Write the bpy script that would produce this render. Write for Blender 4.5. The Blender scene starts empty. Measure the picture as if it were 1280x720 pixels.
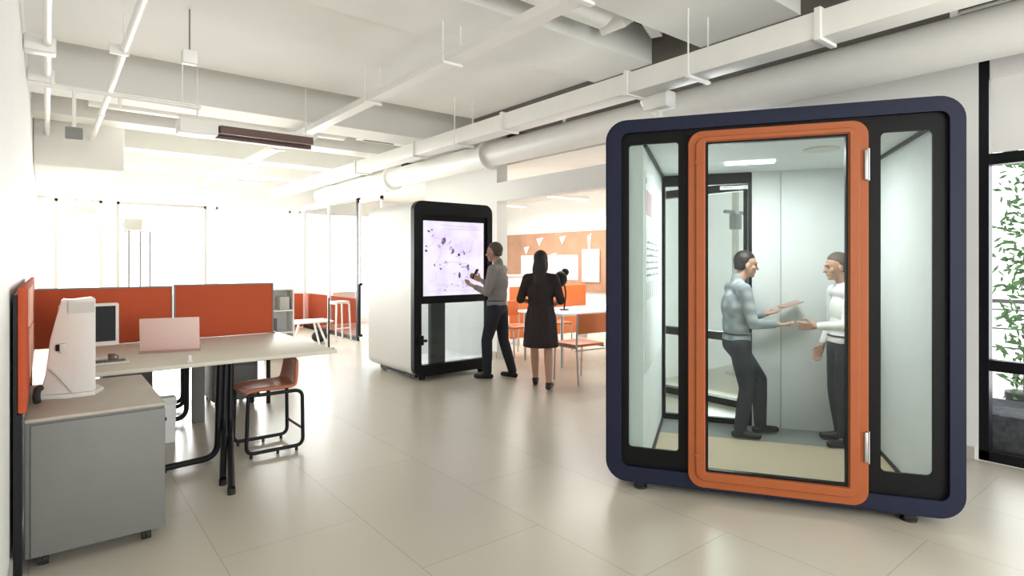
import bpy, bmesh, math, random
from mathutils import Vector, Matrix
random.seed(7)
PI = math.pi
sc = bpy.context.scene
COL = sc.collection

# ------------------------------------------------------------------ materials
def mat(name, color, rough=0.5, metal=0.0, noise=0.0, nscale=8.0, bump=0.0, bscale=60.0,
        emit=None, estr=0.0, spec=None, coat=0.0):
    m = bpy.data.materials.new(name); m.use_nodes = True
    nt = m.node_tree; b = nt.nodes['Principled BSDF']
    c = (color[0], color[1], color[2], 1)
    b.inputs['Base Color'].default_value = c
    b.inputs['Roughness'].default_value = rough
    b.inputs['Metallic'].default_value = metal
    if spec is not None: b.inputs['Specular IOR Level'].default_value = spec
    if coat: b.inputs['Coat Weight'].default_value = coat
    if noise > 0 or bump > 0:
        tc = nt.nodes.new('ShaderNodeTexCoord')
    if noise > 0:
        n = nt.nodes.new('ShaderNodeTexNoise'); n.inputs['Scale'].default_value = nscale
        n.inputs['Detail'].default_value = 4
        nt.links.new(tc.outputs['Object'], n.inputs['Vector'])
        r = nt.nodes.new('ShaderNodeValToRGB')
        r.color_ramp.elements[0].position = 0.3; r.color_ramp.elements[1].position = 0.7
        r.color_ramp.elements[0].color = tuple(max(0, x*(1-noise)) for x in color[:3])+(1,)
        r.color_ramp.elements[1].color = tuple(min(1, x*(1+noise)) for x in color[:3])+(1,)
        nt.links.new(n.outputs['Fac'], r.inputs['Fac'])
        nt.links.new(r.outputs['Color'], b.inputs['Base Color'])
    if bump > 0:
        n2 = nt.nodes.new('ShaderNodeTexNoise'); n2.inputs['Scale'].default_value = bscale
        nt.links.new(tc.outputs['Object'], n2.inputs['Vector'])
        bp = nt.nodes.new('ShaderNodeBump'); bp.inputs['Strength'].default_value = bump
        bp.inputs['Distance'].default_value = 0.003
        nt.links.new(n2.outputs['Fac'], bp.inputs['Height'])
        nt.links.new(bp.outputs['Normal'], b.inputs['Normal'])
    if emit:
        b.inputs['Emission Color'].default_value = (*emit, 1); b.inputs['Emission Strength'].default_value = estr
    return m

def glass_mat(name, tint=(0.9, 0.95, 0.93), refl=1.0):
    m = bpy.data.materials.new(name); m.use_nodes = True
    nt = m.node_tree; nt.nodes.clear()
    o = nt.nodes.new('ShaderNodeOutputMaterial'); mx = nt.nodes.new('ShaderNodeMixShader')
    t = nt.nodes.new('ShaderNodeBsdfTransparent'); g = nt.nodes.new('ShaderNodeBsdfGlossy')
    lw = nt.nodes.new('ShaderNodeFresnel'); lw.inputs['IOR'].default_value = 1.45
    mu = nt.nodes.new('ShaderNodeMath'); mu.operation = 'MULTIPLY'; mu.inputs[1].default_value = refl
    t.inputs['Color'].default_value = (*tint, 1); g.inputs['Roughness'].default_value = 0.02
    nt.links.new(lw.outputs['Fac'], mu.inputs[0]); nt.links.new(mu.outputs[0], mx.inputs['Fac'])
    nt.links.new(t.outputs[0], mx.inputs[1]); nt.links.new(g.outputs[0], mx.inputs[2])
    nt.links.new(mx.outputs[0], o.inputs['Surface'])
    return m

M = {}
M['wall'] = mat('wall_paint', (0.82, 0.82, 0.795), 0.7, noise=0.012, nscale=1.5, bump=0.05, bscale=200)
M['ceil'] = mat('ceiling_paint', (0.81, 0.81, 0.77), 0.75, noise=0.02, nscale=2)
M['pipe'] = mat('painted_pipe', (0.85, 0.845, 0.81), 0.45, noise=0.015)
M['slab'] = mat('shaded_slab', (0.15, 0.135, 0.12), 0.9, noise=0.1, nscale=3)  # dark colour carries the shade of the unlit ceiling recess
M['navy'] = mat('navy_shell', (0.011, 0.014, 0.036), 0.5, spec=0.25, noise=0.06, nscale=30, bump=0.04)
M['black'] = mat('black_satin', (0.003, 0.003, 0.004), 0.45, spec=0.2)
M['blackm'] = mat('black_metal', (0.006, 0.006, 0.008), 0.45, spec=0.25)
M['rubber'] = mat('black_rubber', (0.014, 0.014, 0.015), 0.7)
M['orange'] = mat('orange_lacquer', (0.355, 0.085, 0.018), 0.5, noise=0.03, nscale=20)
M['fabric'] = mat('orange_felt', (0.50, 0.085, 0.030), 0.9, noise=0.06, nscale=60, bump=0.35, bscale=500)
M['fabric_l'] = mat('peach_felt', (0.80, 0.42, 0.31), 0.9, noise=0.05, nscale=60)
M['seat'] = mat('terracotta_shell', (0.42, 0.13, 0.065), 0.4, noise=0.05)
M['seat_o'] = mat('orange_shell', (0.66, 0.17, 0.045), 0.4, noise=0.04)
M['cab'] = mat('grey_cabinet', (0.175, 0.175, 0.165), 0.5, noise=0.03)
M['cabd'] = mat('dark_grey_pedestal', (0.10, 0.10, 0.105), 0.5)
M['ctop'] = mat('taupe_top', (0.42, 0.38, 0.32), 0.5, noise=0.03)
M['desk'] = mat('cream_desktop', (0.66, 0.62, 0.53), 0.5, noise=0.02)
M['cream'] = mat('cream_plastic', (0.70, 0.68, 0.64), 0.45, noise=0.01)
M['creamd'] = mat('grey_cream_plastic', (0.55, 0.53, 0.49), 0.5)
M['screen'] = mat('dark_screen', (0.012, 0.013, 0.016), 0.5, spec=0.2)
M['pink'] = mat('pale_pink_lid', (0.76, 0.56, 0.51), 0.45)
M['pinkd'] = mat('dusty_pink_edge', (0.42, 0.26, 0.23), 0.5)
M['white'] = mat('white_laminate', (0.84, 0.84, 0.83), 0.4)
M['podw'] = mat('pod_white', (0.87, 0.87, 0.86), 0.45)
M['chrome'] = mat('brushed_metal', (0.5, 0.5, 0.5), 0.3, metal=0.9)
M['base'] = mat('grey_baseboard', (0.50, 0.47, 0.44), 0.6)
M['acou'] = mat('booth_lining', (0.66, 0.70, 0.69), 0.8, noise=0.02)
M['boothreflect'] = mat('booth_floor_reflection', (0.46, 0.39, 0.28), 0.95, noise=0.06, nscale=200)  # tan of the room floor's reflection, painted in
M['boothcarp'] = mat('booth_grey_carpet', (0.22, 0.24, 0.23), 0.95, noise=0.08, nscale=200)
M['board'] = mat('whiteboard', (0.70, 0.74, 0.73), 0.6)
M['ink'] = mat('faded_marker', (0.12, 0.15, 0.20), 0.6)
M['poster'] = mat('pinkish_poster', (0.42, 0.27, 0.30), 0.6)
M['glass'] = glass_mat('booth_glass', (0.91, 0.942, 0.93), 0.45)
M['glassw'] = glass_mat('window_glass', (0.985, 0.99, 0.985), 0.6)
M['brown'] = mat('brown_pinboard', (0.43, 0.235, 0.145), 0.8, noise=0.12, nscale=3)
M['paper'] = mat('white_paper', (0.86, 0.85, 0.83), 0.7)
M['heater'] = mat('brown_grille', (0.13, 0.075, 0.06), 0.5, noise=0.1, nscale=40)
M['vent'] = mat('grey_grille', (0.22, 0.22, 0.21), 0.6)
M['lamp'] = mat('lamp_diffuser', (0.9, 0.9, 0.88), 0.5, emit=(1, 0.98, 0.95), estr=4.0)
M['skin'] = mat('skin', (0.55, 0.32, 0.24), 0.55, noise=0.04)
M['skin2'] = mat('skin_tan', (0.46, 0.27, 0.19), 0.55, noise=0.04)
M['hairb'] = mat('black_hair', (0.014, 0.010, 0.010), 0.5, bump=0.5, bscale=200)
M['hairg'] = mat('grey_brown_hair', (0.10, 0.075, 0.06), 0.6, bump=0.5, bscale=200)
M['shirtg'] = mat('grey_shirt', (0.30, 0.29, 0.29), 0.85, noise=0.08, nscale=30)
M['shirtw'] = mat('white_shirt', (0.78, 0.78, 0.76), 0.85, noise=0.04)
M['trous'] = mat('navy_trousers', (0.020, 0.022, 0.034), 0.85)
M['trousd'] = mat('dark_trousers', (0.018, 0.024, 0.034), 0.85)
M['dress'] = mat('dark_brown_dress', (0.028, 0.019, 0.021), 0.8, noise=0.15, nscale=12)
M['shoe'] = mat('black_shoe', (0.01, 0.01, 0.011), 0.4)
M['leaf'] = mat('leaf_green', (0.16, 0.30, 0.12), 0.6, noise=0.3, nscale=5)
M['pave'] = mat('terrace_paving', (0.55, 0.55, 0.53), 0.8, noise=0.05)
M['darkdeck'] = mat('dark_terrace_gravel', (0.06, 0.065, 0.075), 0.9, noise=0.5, nscale=25)

def plaid():
    m = mat('plaid_shirt', (0.36, 0.40, 0.42), 0.85)
    nt = m.node_tree; b = nt.nodes['Principled BSDF']
    tc = nt.nodes.new('ShaderNodeTexCoord')
    prev = None
    for ax, s in (('Z', 9.0), ('X', 9.0)):
        w = nt.nodes.new('ShaderNodeTexWave'); w.bands_direction = ax; w.inputs['Scale'].default_value = s/3
        nt.links.new(tc.outputs['Object'], w.inputs['Vector'])
        if prev is None: prev = w
        else:
            a = nt.nodes.new('ShaderNodeMath'); a.operation = 'MULTIPLY'
            nt.links.new(prev.outputs['Fac'], a.inputs[0]); nt.links.new(w.outputs['Fac'], a.inputs[1])
            r = nt.nodes.new('ShaderNodeValToRGB')
            r.color_ramp.elements[0].color = (0.24, 0.28, 0.30, 1); r.color_ramp.elements[1].color = (0.44, 0.48, 0.49, 1)
            nt.links.new(a.outputs[0], r.inputs['Fac']); nt.links.new(r.outputs['Color'], b.inputs['Base Color'])
    return m
M['plaid'] = plaid()

def floor_surface():
    m = mat('floor_tiles', (0.6, 0.57, 0.51), 0.28)
    nt = m.node_tree; b = nt.nodes['Principled BSDF']
    tc = nt.nodes.new('ShaderNodeTexCoord'); mp = nt.nodes.new('ShaderNodeMapping')
    mp.inputs['Rotation'].default_value = (0, 0, PI/2)
    mp.inputs['Location'].default_value = (-1.02, -0.66, 0)
    nt.links.new(tc.outputs['Object'], mp.inputs['Vector'])
    # swap axes: u = Y-1.02, v = X-0.66
    sx = nt.nodes.new('ShaderNodeSeparateXYZ'); cx = nt.nodes.new('ShaderNodeCombineXYZ')
    nt.links.new(tc.outputs['Object'], sx.inputs[0])
    a1 = nt.nodes.new('ShaderNodeMath'); a1.operation = 'ADD'; a1.inputs[1].default_value = -1.02 + 28*0.7
    a2 = nt.nodes.new('ShaderNodeMath'); a2.operation = 'ADD'; a2.inputs[1].default_value = -0.66 + 28*0.73
    nt.links.new(sx.outputs['Y'], a1.inputs[0]); nt.links.new(sx.outputs['X'], a2.inputs[0])
    nt.links.new(a1.outputs[0], cx.inputs[0]); nt.links.new(a2.outputs[0], cx.inputs[1])
    br = nt.nodes.new('ShaderNodeTexBrick')
    br.offset = 0.5; br.offset_frequency = 2; br.squash = 1
    br.inputs['Scale'].default_value = 1.0; br.inputs['Brick Width'].default_value = 1.4
    br.inputs['Row Height'].default_value = 0.73; br.inputs['Mortar Size'].default_value = 0.0035
    br.inputs['Mortar Smooth'].default_value = 0.1
    br.inputs['Color1'].default_value = (0.52, 0.475, 0.395, 1); br.inputs['Color2'].default_value = (0.54, 0.495, 0.415, 1)
    br.inputs['Mortar'].default_value = (0.40, 0.365, 0.31, 1)
    nt.links.new(cx.outputs[0], br.inputs['Vector'])
    n = nt.nodes.new('ShaderNodeTexNoise'); n.inputs['Scale'].default_value = 1.3; n.inputs['Detail'].default_value = 6
    nt.links.new(tc.outputs['Object'], n.inputs['Vector'])
    mx = nt.nodes.new('ShaderNodeMix'); mx.data_type = 'RGBA'; mx.blend_type = 'MULTIPLY'; mx.inputs[0].default_value = 0.06
    nt.links.new(br.outputs['Color'], mx.inputs[6]); nt.links.new(n.outputs['Fac'], mx.inputs[7])
    nt.links.new(mx.outputs[2], b.inputs['Base Color'])
    r = nt.nodes.new('ShaderNodeMapRange'); r.inputs[3].default_value = 0.285; r.inputs[4].default_value = 0.315
    nt.links.new(n.outputs['Fac'], r.inputs[0]); nt.links.new(r.outputs[0], b.inputs['Roughness'])
    return m
M['floor'] = floor_surface()

def display_mat():
    m = bpy.data.materials.new('lit_display'); m.use_nodes = True
    nt = m.node_tree; b = nt.nodes['Principled BSDF']
    b.inputs['Base Color'].default_value = (0.05, 0.05, 0.06, 1); b.inputs['Roughness'].default_value = 0.2
    tc = nt.nodes.new('ShaderNodeTexCoord')
    n = nt.nodes.new('ShaderNodeTexNoise'); n.inputs['Scale'].default_value = 3.2; n.inputs['Detail'].default_value = 3
    nt.links.new(tc.outputs['Object'], n.inputs['Vector'])
    r = nt.nodes.new('ShaderNodeValToRGB')
    r.color_ramp.elements[0].position = 0.42; r.color_ramp.elements[0].color = (0.86, 0.82, 0.96, 1)
    r.color_ramp.elements[1].position = 0.60; r.color_ramp.elements[1].color = (0.76, 0.66, 0.88, 1)
    nt.links.new(n.outputs['Fac'], r.inputs['Fac'])
    nt.links.new(r.outputs['Color'], b.inputs['Emission Color']); b.inputs['Emission Strength'].default_value = 0.8
    return m
M['display'] = display_mat()
M['dispdk'] = mat('display_dark_mark', (0.03, 0.02, 0.05), 0.3, emit=(0.16, 0.08, 0.24), estr=0.55)
M['dispmd'] = mat('display_violet_mark', (0.05, 0.03, 0.08), 0.3, emit=(0.52, 0.38, 0.70), estr=0.75)
M['dispgr'] = mat('display_grey_line', (0.05, 0.03, 0.08), 0.3, emit=(0.50, 0.47, 0.62), estr=0.75)

# ------------------------------------------------------------------ mesh helpers
class MB:
    def __init__(s): s.bm = bmesh.new()
    def box(s, x0, x1, y0, y1, z0, z1, bev=0.0, seg=2, rot=None, org=None):
        t = bmesh.new(); bmesh.ops.create_cube(t, size=1)
        for v in t.verts:
            v.co = Vector(((x0+x1)/2+v.co.x*(x1-x0), (y0+y1)/2+v.co.y*(y1-y0), (z0+z1)/2+v.co.z*(z1-z0)))
        if bev > 0:
            bmesh.ops.bevel(t, geom=t.edges[:], offset=min(bev, 0.49*min(abs(x1-x0), abs(y1-y0), abs(z1-z0))), segments=seg, affect='EDGES', profile=0.5)
        if rot is not None:
            bmesh.ops.rotate(t, verts=t.verts[:], cent=org or Vector(((x0+x1)/2, (y0+y1)/2, (z0+z1)/2)), matrix=rot)
        s.join(t); return s
    def join(s, t):
        me = bpy.data.meshes.new('tmp'); t.to_mesh(me); t.free(); s.bm.from_mesh(me); bpy.data.meshes.remove(me)
    def cyl(s, p0, p1, r, r2=None, n=20, caps=True):
        p0 = Vector(p0); p1 = Vector(p1); d = p1-p0
        t = bmesh.new()
        bmesh.ops.create_cone(t, cap_ends=caps, segments=n, radius1=r, radius2=r if r2 is None else r2, depth=d.length)
        q = Vector((0, 0, 1)).rotation_difference(d.normalized())
        bmesh.ops.transform(t, matrix=Matrix.Translation((p0+p1)/2) @ q.to_matrix().to_4x4(), verts=t.verts[:])
        s.join(t); return s
    def sph(s, c, r, sx=1, sy=1, sz=1, n=20, rot=None):
        t = bmesh.new(); bmesh.ops.create_uvsphere(t, u_segments=n, v_segments=max(8, n//2), radius=r)
        m = Matrix.Diagonal((sx, sy, sz, 1))
        if rot is not None: m = rot.to_4x4() @ m
        bmesh.ops.transform(t, matrix=Matrix.Translation(Vector(c)) @ m, verts=t.verts[:])
        s.join(t); return s
    def caps(s, p0, r0, p1, r1, n=16):
        s.cyl(p0, p1, r0, r1, n=n); s.sph(p0, r0, n=n); s.sph(p1, r1, n=n); return s
    def tube(s, pts, r, bend=0.06, n=12, closed=False, seg=6):
        """tube along a polyline whose corners are rounded"""
        P = [Vector(p) for p in pts]; path = []
        m = len(P)
        for i, p in enumerate(P):
            if (i == 0 or i == m-1) and not closed: path.append(p); continue
            a = P[i-1]; c = P[(i+1) % m]
            d0 = (a-p); d1 = (c-p); b = min(bend, d0.length*0.49, d1.length*0.49)
            q0 = p+d0.normalized()*b; q1 = p+d1.normalized()*b
            for k in range(seg+1):
                u = k/seg; path.append((1-u)**2*q0+2*u*(1-u)*p+u*u*q1)
        t = bmesh.new(); rings = []
        up = None
        L = len(path)
        for i, p in enumerate(path):
            if closed: d = (path[(i+1) % L]-path[i-1]).normalized()
            else: d = (path[min(i+1, L-1)]-path[max(i-1, 0)]).normalized()
            if up is None:
                up = Vector((0, 0, 1)) if abs(d.z) < 0.9 else Vector((1, 0, 0))
            sd = d.cross(up)
            if sd.length < 1e-5: sd = d.orthogonal()
            sd.normalize(); up = sd.cross(d).normalized()
            rings.append([t.verts.new(p+sd*math.cos(2*PI*k/n)*r+up*math.sin(2*PI*k/n)*r) for k in range(n)])
        for i in range(L if closed else L-1):
            A = rings[i]; B = rings[(i+1) % L]
            for k in range(n): t.faces.new((A[k], A[(k+1) % n], B[(k+1) % n], B[k]))
        if not closed:
            t.faces.new(rings[0][::-1]); t.faces.new(rings[-1])
        s.join(t); return s
    def prism(s, poly, y0, y1, axis='Y', bev=0.0):
        """extrude a polygon of (a,b) between y0 and y1 along axis"""
        t = bmesh.new()
        def co(a, b, c):
            return {'Y': (a, c, b), 'X': (c, a, b), 'Z': (a, b, c)}[axis]
        A = [t.verts.new(co(a, b, y0)) for a, b in poly]; B = [t.verts.new(co(a, b, y1)) for a, b in poly]
        n = len(poly)
        t.faces.new(A[::-1]); t.faces.new(B)
        for i in range(n): t.faces.new((A[i], A[(i+1) % n], B[(i+1) % n], B[i]))
        bmesh.ops.recalc_face_normals(t, faces=t.faces[:])
        if bev > 0: bmesh.ops.bevel(t, geom=t.edges[:], offset=bev, segments=2, affect='EDGES')
        s.join(t); return s
    def ringframe(s, outer, inner, y0, y1):
        """frame between two loops (same point count) of (x,z), extruded y0..y1"""
        t = bmesh.new(); n = len(outer)
        V = [[t.verts.new((a, y, b)) for a, b in L] for y in (y0, y1) for L in (outer, inner)]
        o0, i0, o1, i1 = V
        for k in range(n):
            j = (k+1) % n
            t.faces.new((o0[k], o0[j], i0[j], i0[k])); t.faces.new((o1[j], o1[k], i1[k], i1[j]))
            t.faces.new((o0[j], o0[k], o1[k], o1[j])); t.faces.new((i0[k], i0[j], i1[j], i1[k]))
        bmesh.ops.recalc_face_normals(t, faces=t.faces[:])
        s.join(t); return s
    def xf(s, m): bmesh.ops.transform(s.bm, matrix=m, verts=s.bm.verts[:]); return s
    def build(s, name, m, parent=None, smooth=True, loc=None):
        me = bpy.data.meshes.new(name); s.bm.to_mesh(me); s.bm.free()
        o = bpy.data.objects.new(name, me); COL.objects.link(o)
        me.materials.append(m)
        if smooth:
            me.shade_smooth()
            me.set_sharp_from_angle(angle=math.radians(35))
        if parent: o.parent = parent
        if loc is not None: o.location = loc
        return o

def rrect(x0, x1, z0, z1, r, seg=8):
    pts = []
    for cx, cz, a0 in ((x1-r, z1-r, 0), (x0+r, z1-r, PI/2), (x0+r, z0+r, PI), (x1-r, z0+r, 1.5*PI)):
        for k in range(seg+1):
            a = a0+k/seg*PI/2; pts.append((cx+r*math.cos(a), cz+r*math.sin(a)))
    return pts

def tag(o, label=None, cat=None, group=None, kind=None):
    if label: o['label'] = label
    if cat: o['category'] = cat
    if group: o['group'] = group
    if kind: o['kind'] = kind
    return o
def empty(name, loc, rz=0, **k):
    o = bpy.data.objects.new(name, None); COL.objects.link(o); o.location = loc; o.rotation_euler = (0, 0, rz)
    o.empty_display_size = 0.1
    return tag(o, **k)
def struct(o): o['kind'] = 'structure'; return o
def copy_tree(o, parent=None):
    c = o.copy(); COL.objects.link(c)
    if parent: c.parent = parent
    for ch in [x for x in bpy.data.objects if x.parent == o]: copy_tree(ch, c)
    return c

# ------------------------------------------------------------------ camera
CAMZ = 1.45; F = 727.0; YAW = math.atan(580/726)
cam = bpy.data.cameras.new('camera'); co = bpy.data.objects.new('camera', cam); COL.objects.link(co)
cam.sensor_width = 36; cam.lens = 36*F/1280; cam.shift_y = -(360-328)/1280
cam.clip_start = 0.02; cam.clip_end = 200
co.location = (0, 0, CAMZ); co.rotation_euler = (PI/2, 0, -YAW)
sc.camera = co
SN, CS = math.sin(YAW), math.cos(YAW)
def W(px, t):  # ground position of image column px at optical depth t
    x = (px-640)/F*t
    return Vector((SN*t+CS*x, CS*t-SN*x, 0))

# ------------------------------------------------------------------ room shell
XL, XR, YB, YF = -0.135, 5.34, 13.2, -4.0
ZS = 3.62
struct(MB().box(XL-0.3, 10.0, YF-0.3, YB+0.3, -0.12, 0).build('floor', M['floor'], smooth=False))
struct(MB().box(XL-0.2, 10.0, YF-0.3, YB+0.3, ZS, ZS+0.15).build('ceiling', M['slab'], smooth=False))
# white zone of the slab and flat infill between the beams
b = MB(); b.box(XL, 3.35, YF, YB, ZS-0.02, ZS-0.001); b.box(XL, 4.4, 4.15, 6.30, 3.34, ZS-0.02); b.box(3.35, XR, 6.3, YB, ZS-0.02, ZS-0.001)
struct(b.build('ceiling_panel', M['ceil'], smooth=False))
def wall(name, boxes, m=None):
    b = MB()
    for q in boxes: b.box(*q)
    return struct(b.build(name, m or M['wall'], smooth=False))
wall('wall_left', [(XL-0.2, XL, YF-0.2, YB+0.2, 0, ZS)])
T = 0.2
R1 = (-1.3, 1.20); R2 = (2.99, 4.12); WZ0, WZ1 = 0.004, 2.96
OP0, OP1, OPZ = 4.62, 7.05, 2.38
wall('wall_right', [
    (XR, XR+T, YF-.2, R1[0], 0, ZS), (XR, XR+T, R1[0], R1[1], WZ1, ZS), (XR, XR+T, R1[0], R1[1], 0, WZ0),
    (XR, XR+T, R1[1], R2[0], 0, ZS),
    (XR, XR+T, R2[0], R2[1], WZ1, ZS), (XR, XR+T, R2[0], R2[1], 0, WZ0),
    (XR, XR+T, R2[1], OP0, 0, ZS),
    (XR, XR+T, OP0, OP1, OPZ, 2.66),
    (XR, XR+T, OP1, 9.2, 0, ZS), (XR, XR+T, 9.2, YB+.2, 0, 0.02)])
# back wall with daylight windows
BW = [(0.10, 0.80), (1.02, 2.55), (2.72, 4.25), (4.42, 5.24), (5.7, 9.0)]
HZ = 2.60
boxes = [(XL, 10.0, YB, YB+T, HZ, ZS)]
prev = XL
for a, c in BW:
    boxes.append((prev, a, YB, YB+T, 0, HZ)); prev = c
boxes.append((prev, 10.0, YB, YB+T, 0, HZ)); boxes.append((XL, 10, YB, YB+T, 0, 0.12))
wall('wall_back', boxes)
# unseen wall behind the photographer, window band added to let daylight in
wall('wall_front', [(XL, XR, YF-T, YF, 0, 0.3), (XL, XR, YF-T, YF, 3.2, ZS), (XL, 0.1, YF-T, YF, 0.3, 3.2), (5.1, XR, YF-T, YF, 0.3, 3.2)])
# annex beyond the opening
wall('wall_annex', [(9.4, 9.6, 4.62, YB, 0, ZS), (XR+T, 9.6, 4.5, 4.62, 0, ZS)])
struct(MB().box(XR+T, 9.4, 4.62, YB, 2.95, 3.05).build('ceiling_annex', M['ceil'], smooth=False))
# beams
struct(MB().box(XL, 4.4, 2.05, 2.9, 3.3, ZS).build('ceiling_beam', M['ceil'], smooth=False))
struct(MB().box(XL, 4.4, 3.42, 4.15, 3.3, ZS).build('ceiling_beam', M['ceil'], smooth=False))
struct(MB().box(XL, XR, 6.9, 7.4, 3.12, ZS).build('ceiling_beam', M['ceil'], smooth=False))
for y, z in ((8.3, 3.12), (10.1, 3.12), (11.9, 3.12)):
    struct(MB().box(XL, XR, y, y+0.4, z, ZS).build('ceiling_beam', M['ceil'], smooth=False))
for y in (-2.6, -0.6, 0.75):
    struct(MB().box(XL, 4.4, y, y+0.45, 3.3, ZS).build('ceiling_beam', M['ceil'], smooth=False))
struct(MB().box(4.4, XR, YF, 6.3, 3.28, ZS).build('ceiling_shade_block', M['slab'], smooth=False))  # dark block added where the recess lies in shade
struct(MB().box(XL, 0.78, 9.0, YB-0.001, 2.62, 3.6, bev=0.03).build('ceiling_bulkhead', M['ceil']))
# baseboards
struct(MB().box(XR-0.012, XR, R1[1]+0.02, R2[0]-.02, 0, 0.09).build('baseboard_right', M['base'], smooth=False))
struct(MB().box(XR-0.012, XR, OP1+0.01, 9.2, 0, 0.09).build('baseboard_right_far', M['base'], smooth=False))
struct(MB().box(XL, XL+0.012, YF, YB, 0, 0.09).build('baseboard_left', M['base'], smooth=False))

def window_right(n, y0, y1, mull, blind, bars=(2.20, 0.70)):
    root = empty('window_%d' % n, (XR+0.05, y0, 0)); struct(root)
    f = MB(); w = y1-y0
    for z0, z1 in ((WZ0, WZ0+0.07), (WZ1-0.03, WZ1)): f.box(-0.04, 0.06, 0, w, z0, z1)
    for y in (0, w-0.06): f.box(-0.04, 0.06, y, y+0.06, WZ0, WZ1)
    for y in mull: f.box(-0.03, 0.05, y-0.03, y+0.03, WZ0, WZ1)
    for z in bars: f.box(-0.035, 0.05, 0, w, z-0.04, z+0.04)
    f.build('frame', M['blackm'], root, smooth=False)
    MB().box(0.02, 0.03, 0.02, w-0.02, WZ0+.02, WZ1-.02).build('pane', M['glassw'], root, smooth=False)
    if blind:
        g = MB(); g.box(-0.03, -0.022, 0.07, w-0.07, 2.245, 2.80); g.box(-0.05, 0.02, 0.065, w-0.065, 2.78, 2.93, bev=0.01)
        g.build('roller_blind', M['paper'], root)
    return root
window_right(1, R1[0], R1[1], (1.25,), True)
window_right(2, R2[0], R2[1], (), False)
for i, (a, c) in enumerate(BW):
    root = empty('window_%d' % (i+3), (a, YB+0.06, 0)); struct(root)
    w = c-a; f = MB()
    for z0, z1 in ((0.12, 0.18), (HZ-0.05, HZ)): f.box(0, w, -0.03, 0.04, z0, z1)
    for x in (0, w-0.045): f.box(x, x+0.045, -0.03, 0.04, 0.12, HZ)
    f.build('frame', M['creamd'] if i < 2 else M['white'], root, smooth=False)
    MB().box(0.02, w-0.02, 0, 0.01, 0.14, HZ-0.02).build('pane', M['glassw'], root, smooth=False)
# glazed partition at the far end: posts, rails, orange lower panels
gp = empty('glass_partition', (4.5, 9.0, 0), label='black framed glass partition with orange lower panels beyond the white pod', cat='partition')
f = MB()
for y in (2.6, 4.1): f.box(-0.03, 0.03, y-0.03, y+0.03, 0, 2.60)
f.box(-0.03, 0.03, 0.0, 4.15, 2.64, 2.70)
f.build('frame', M['white'], gp, smooth=False)
MB().box(-0.03, 0.03, 1.17, 1.23, 0, 2.64).build('post', M['blackm'], gp, smooth=False)
MB().box(-0.03, 0.03, 1.23, 4.07, 0.0, 0.07).build('bottom_rail', M['blackm'], gp, smooth=False)
MB().box(-0.005, 0.005, 1.23, 4.07, 0.07, 2.6).build('pane', M['glassw'], gp, smooth=False)
MB().box(0.012, 0.03, 1.25, 4.05, 0.07, 0.77).build('lower_panel', M['fabric'], gp, smooth=False)
dr = MB().box(-0.02, 0.02, 0.25, 1.15, 0.02, 2.6); 
dd = MB(); dd.box(-0.02, 0.02, 0.2, 0.25, 0.02, 2.6); dd.box(-0.02, 0.02, 1.1, 1.15, 0.02, 2.6); dd.box(-0.02, 0.02, 0.2, 1.15, 0.02, 0.08); dd.box(-0.02, 0.02, 0.2, 1.15, 2.54, 2.6)
dr.bm.free()
door = dd.build('door', M['white'], gp, smooth=False)
MB().tube([(-0.02, 0.98, 0.12), (-0.075, 0.98, 0.12), (-0.075, 0.98, 1.05), (-0.02, 0.98, 1.05)], 0.024, bend=0.03).build('handle', M['blackm'], door)
tag(MB().box(3.15, 4.44, 12.98, 13.03, 0.03, 0.77, bev=0.01).build('low_screen', M['fabric']), 'low orange screen standing under the far windows', 'screen')

# ------------------------------------------------------------------ overhead services
def straight_pipe(name, x, z, y0, y1, r, label, cat='pipe', collars=(), m=None, group=None):
    root = empty(name, (x, y0, z), label=label, cat=cat, group=group)
    MB().cyl((0, 0, 0), (0, y1-y0, 0), r, n=24).build('pipe', m or M['pipe'], root)
    for y in collars:
        MB().cyl((0, y-y0-0.03, 0), (0, y-y0+0.03, 0), r*1.28, n=24).build('collar', m or M['pipe'], root)
    return root
p1 = straight_pipe('ceiling_pipe', 0.0, 3.0, YF, YB, 0.024, 'slim white pipe running hard along the left wall')
for y in (5.35, 6.25):
    MB().box(-0.13, 0.05, y-YF-0.07, y-YF+0.07, -0.055, 0.055, bev=0.012).build('junction_box', M['pipe'], p1)
    MB().cyl((0, y-YF, 0), (0, y-YF, 0.3), 0.006, n=8).build('hanger_rod', M['pipe'], p1)
p2 = straight_pipe('ceiling_pipe', 0.44, 3.0, YF, 10.5, 0.026, 'white pipe with clamp second from the left wall', collars=(5.1, 7.4, 9.2))
for y in (2.7, 5.1, 7.4, 9.2): MB().cyl((0, y-YF, 0.02), (0, y-YF, 0.34 if y != 7.4 else 0.6), 0.006, n=8).build('hanger_rod', M['pipe'], p2)
MB().box(-0.09, 0.03, 5.1-YF-0.02, 5.1-YF+0.02, -0.035, 0.035, bev=0.006).build('clamp', M['pipe'], p2)
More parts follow.
